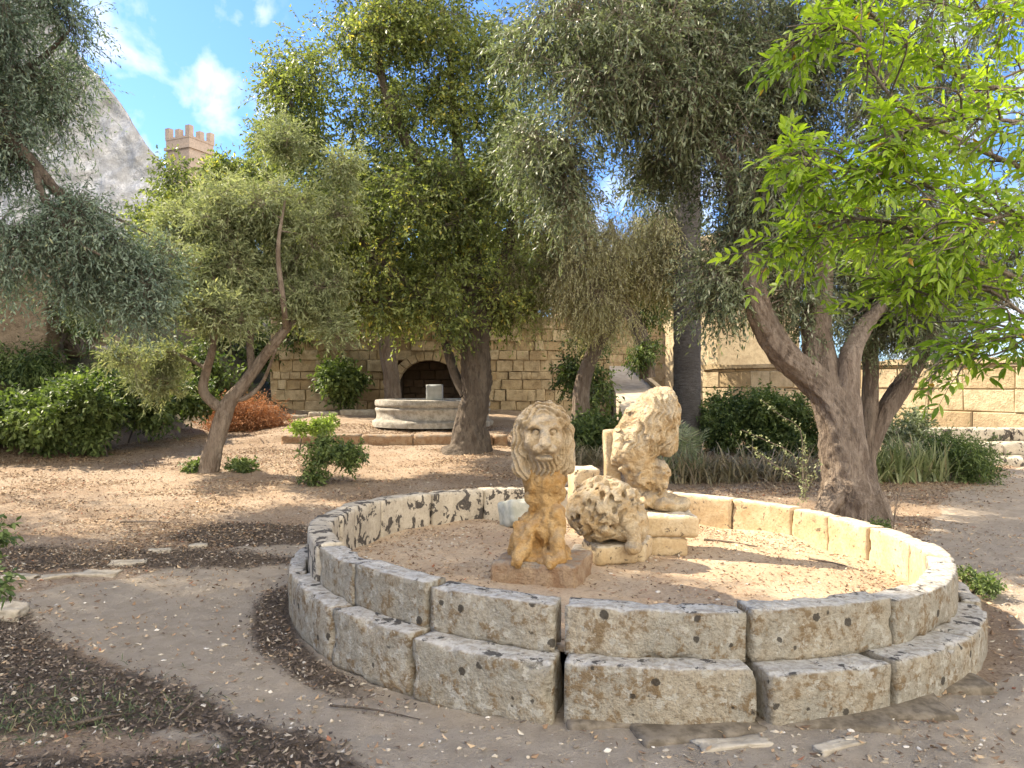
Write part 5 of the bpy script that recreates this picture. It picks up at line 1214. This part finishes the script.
# thin wild stems in front of the hedge
ws = thing('wild_stems', 'thin arching wild stems with tiny leaves in front of the clipped hedge', 'plant', G(803, 488)); mb = MB(); lvp = []
for pts in (((803, 500), (803, 470), (800, 430), (780, 415), (762, 400)), ((803, 470), (790, 452), (765, 440), (742, 430)), ((803, 480), (780, 468), (760, 455), (752, 447)), ((805, 500), (806, 470), (804, 440)), ((800, 500), (812, 480), (820, 460))):
    p_ = catmull([P(a, b, 8.6) for a, b in pts], 6); v, f = tube(p_, [.007, .003], 4); mb.add(v, f); lvp += list(p_)
mb.build('stems', bk_pale, ws); lvp = np.array(lvp); V, Q, T = leaf_cloud(lvp, np.full(len(lvp), .02), r, sprigs=2, per=3, slen=.03, L=.035, W=.016, droop=0); mesh('leaves', V, Q, lf_strap, ws, attrs={'tone': T}, smooth=False)
ws2 = thing('dry_weed', 'dry branching weed standing just outside the far right rim beside the olive root', 'plant', G(893, 520)); mb = MB(); rr = random.Random(6)
for k in range(9):
    a = G(893, 522, 8.0); b = a + (rr.uniform(-.22, .22), rr.uniform(-.1, .1), rr.uniform(.3, .62)); v, f = tube(catmull([a, (a + b) / 2 + (rr.uniform(-.05, .05), 0, .03), b], 4), [.005, .002], 4); mb.add(v, f)
    for j in range(5):
        c_ = a + (b - a) * rr.uniform(.35, 1); v, f = tube(np.array([c_, c_ + (rr.uniform(-.1, .1), rr.uniform(-.05, .05), rr.uniform(.02, .1))]), [.003, .0015], 3); mb.add(v, f)
mb.build('stems', bk_pale, ws2)

# ------------------------------------------------------------------ litter, pebbles, sticks
r = np.random.default_rng(5)
def rej(n, f, x0, x1, y0, y1):
    x_ = r.uniform(x0, x1, n); y_ = r.uniform(y0, y1, n); k = r.random(n) < f(x_, y_); return x_[k], y_[k]
def litter(name, xs_, ys_, zf, L_, mat, label, cat, lift=.010, tilt=.5):
    n = len(xs_); z_ = zf(xs_, ys_) + lift * r.random(n); c_ = np.stack((xs_, ys_, z_), -1); a_ = r.random(n) * 6.283
    up = norm(np.stack((r.normal(size=n) * tilt, r.normal(size=n) * tilt, np.ones(n)), -1)); d = np.stack((np.cos(a_), np.sin(a_), np.zeros(n)), -1); d = norm(d - up * np.sum(d * up, 1, keepdims=True)); s_ = np.cross(up, d)
    l = L_ * r.uniform(.5, 1.4, n)[:, None]; w_ = l * r.uniform(.12, .30, n)[:, None]; cu = up * l * r.uniform(.0, .22, n)[:, None]
    V = np.stack((c_ - d * l / 2 + cu, c_ + s_ * w_, c_ + d * l / 2 + cu, c_ - s_ * w_), 1).reshape(-1, 3)
    V[:, 2] = np.maximum(V[:, 2], np.repeat(z_, 4) - .003)
    T = np.repeat(r.random(n), 4); o = mesh(name, V, np.arange(4 * n).reshape(-1, 4), mat, attrs={'tone': T}, smooth=False, kind='stuff'); tag(o, label, cat); return o
def mat_litter(name, cols):
    s = NT(name); t = s.attr('tone'); cr = N(s.t, 'ShaderNodeValToRGB'); cr.color_ramp.interpolation = 'CONSTANT'; e = cr.color_ramp.elements
    for k, (p_, c_) in enumerate(cols):
        el = e[k] if k < 2 else e.new(p_); el.position = p_; el.color = c_ + (1,)
    s.L(t, cr.inputs[0]); return s.col(cr.outputs[0])
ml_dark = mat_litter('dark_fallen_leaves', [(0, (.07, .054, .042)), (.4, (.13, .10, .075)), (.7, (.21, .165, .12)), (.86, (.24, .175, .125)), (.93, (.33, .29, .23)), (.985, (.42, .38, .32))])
ml_brown = mat_litter('brown_fallen_leaves', [(0, (.14, .09, .055)), (.3, (.26, .17, .10)), (.55, (.35, .24, .14)), (.75, (.43, .32, .20)), (.93, (.30, .13, .07)), (.955, (.50, .44, .33))])
near = lambda x_, y_: np.clip(8. / np.maximum(y_, 1) ** 1.2, 0, 1)
outside = lambda x_, y_: np.hypot(x_ - CX, y_ - CY) > R2 + .03
x_, y_ = rej(260000, lambda a, b: dark_mask(a, b) * outside(a, b) * .55, -6.5, 2, 1.6, 9); litter('leaf_litter', x_, y_, gh, .03, ml_dark, 'dark damp leaf litter covering the shaded soil at lower left and along the basin foot', 'leaf litter', .022, .6)
fm = lambda a, b: np.where(outside(a, b) & (gz(a, b) < 1.3), 1, 0) * ((1 - .8 * path_mask(a, b)) * np.clip(.38 + 1.5 * fbm(a * 1.1, b * 1.6, a * 0, 88, 3), .08, 1) + .04) * (1 - .5 * dark_mask(a, b))
x_, y_ = rej(330000, fm, -9, 9.5, 2, 16.5); litter('fallen_leaves', x_, y_, gh, .038, ml_brown, 'dry brown fallen leaves strewn over the garden soil', 'fallen leaves', .014, .45)
inside = lambda a, b: (np.hypot(a - CX, b - CY) < 2.1) * (.35 + .65 * sstep(1.1, 2.1, np.hypot(a - CX, b - CY)) ) * (.6 + .5 * vn(a * 2, b * 2, a * 0, 91))
x_, y_ = rej(22000, inside, CX - 2.2, CX + 2.2, CY - 2.2, CY + 2.2); litter('basin_litter', x_, y_, sand_z, .03, ml_brown, 'dry brown leaf scraps and needles on the soil inside the basin', 'leaf litter', .01, .45)
# pebbles
ico = np.array([(0, 0, 1), (.894, 0, .447), (.276, .851, .447), (-.724, .526, .447), (-.724, -.526, .447), (.276, -.851, .447), (.724, .526, -.447), (-.276, .851, -.447), (-.894, 0, -.447), (-.276, -.851, -.447), (.724, -.526, -.447), (0, 0, -1)])
icf = np.array([(0, 1, 2), (0, 2, 3), (0, 3, 4), (0, 4, 5), (0, 5, 1), (1, 6, 2), (2, 7, 3), (3, 8, 4), (4, 9, 5), (5, 10, 1), (6, 7, 2), (7, 8, 3), (8, 9, 4), (9, 10, 5), (10, 6, 1), (11, 7, 6), (11, 8, 7), (11, 9, 8), (11, 10, 9), (11, 6, 10)])
def pebbles(name, xs_, ys_, zf, smin, smax, mat, label):
    n = len(xs_); s_ = smin + (smax - smin) * r.random(n) ** 5; c_ = np.stack((xs_, ys_, zf(xs_, ys_) + s_ * .1), -1)
    jit = 1 + .35 * r.normal(size=(n, 12, 1)).clip(-1.4, 1.4); sc = np.stack((r.uniform(.7, 1.3, n), r.uniform(.6, 1.1, n), r.uniform(.35, .7, n)), -1)
    V = c_[:, None] + ico[None] * jit * .8 * sc[:, None] * s_[:, None, None]
    o = mesh(name, V.reshape(-1, 3), (icf[None] + 12 * np.arange(n)[:, None, None]).reshape(-1, 3), mat, attrs={'tone': np.repeat(r.random(n), 12)}, smooth=False, kind='stuff'); tag(o, label, 'gravel'); return o
m_peb = mat_litter('mixed_pebbles', [(0, (.22, .18, .13)), (.3, (.34, .28, .20)), (.6, (.44, .38, .29)), (.85, (.55, .51, .44))])
x_, y_ = rej(60000, lambda a, b: outside(a, b) * np.clip(6 / b ** 1.3, 0, 1) * (.28 + .5 * (np.abs(np.hypot(a - CX, b - CY) - 2.75) < .25)), -6, 6, 1.8, 12); pebbles('gravel', x_, y_, gh, .004, .022, m_peb, 'small pale stones and grit scattered over the path and soil')
x_, y_ = rej(9000, inside, CX - 2.2, CX + 2.2, CY - 2.2, CY + 2.2); pebbles('basin_gravel', x_, y_, sand_z, .004, .02, m_peb, 'small stones lying on the soil inside the basin')
# larger single stones
for k, (px_, py_, sx, sy, sz, lab) in enumerate(((100, 577, .16, .10, .035, 'flat pale stone at the edge of the path, nearer of the two by the litter'), (128, 566, .16, .09, .035, 'flat pale stone just right of the other at the path edge'),
        (62, 579, .17, .06, .03, 'long pale edging stone left of the two flat stones'), (18, 580, .16, .06, .03, 'long pale edging stone nearest the left edge of the photo'), (160, 553, .10, .06, .03, 'small whitish stone at the path edge by the dark litter'), (198, 548, .09, .05, .03, 'grey stone on the far end of the pale path edging'),
        (6, 616, .14, .10, .05, 'bluish grey stone at the left edge above the litter'), (735, 748, .17, .05, .02, 'thin flat slab lying in front of the middle of the basin'), (838, 750, .12, .035, .02, 'narrow pale slab piece in front of the right of the basin'), (340, 520, .12, .05, .03, 'flat stone against the outside of the far left rim'))):
    g = G(px_, py_); o = rock('field_stone', lab, 'stone', g + (0, 0, sz * .3), (sx, sy, sz), 500 + k, m_pale_rock, .35, rot=.2 * (k % 3), n=18)
    if k < 6: o['group'] = 'pale stones edging the path'
sticks = ((120, 523, 170, 524, .012), (330, 708, 420, 722, .006), (175, 722, 200, 700, .007), (70, 730, 135, 716, .012), (520, 725, 560, 715, .006), (775, 486, 800, 492, .01))
for k, (a, b, c_, d, rd) in enumerate(sticks[:5]):
    p0, p1 = G(a, b), G(c_, d); pm_ = (p0 + p1) / 2; L_ = np.linalg.norm(p1 - p0); pts = catmull([p0 + (0, 0, rd), pm_ + (0, L_ * .05, rd * 1.3), p1 + (0, 0, rd)], 6)
    v, f = tube(pts, [rd, rd * .8, rd * .4], 7, .6, k); o = mesh('fallen_stick', v, f, bk_dark if k % 2 else bk_pale, loc=tuple(p0))
    tag(o, ['pale fallen branch lying on the shaded soil left of the path', 'thin curved dark twig on the path below the left of the basin', 'short pale stick standing out in the dark litter near the bottom', 'thick dark stick on the bare soil at the bottom left corner', 'thin dark twig near the foot of the front basin blocks'][k], 'stick')
ts = [(.5, 5.0)]
for k, (x0, y0, x1, y1, rd) in enumerate(((1.72, 6.9, 2.15, 6.75, .012), (2.45, 6.35, 2.72, 5.95, .009))):
    p0 = np.array((x0, y0, float(sand_z(np.array([x0]), np.array([y0]))[0]) + rd)); p1 = np.array((x1, y1, float(sand_z(np.array([x1]), np.array([y1]))[0]) + rd)); v, f = tube(catmull([p0, (p0 + p1) / 2 + (.01, .02, .004), p1], 5), [rd, rd * .5], 6, .5, 3)
    o = mesh('fallen_stick', v, f, bk_pale, loc=tuple(p0)); tag(o, ['short stick on the soil inside the basin right of the stacked blocks', 'thin stick inside the basin by the sunlit right rim'][k], 'stick')
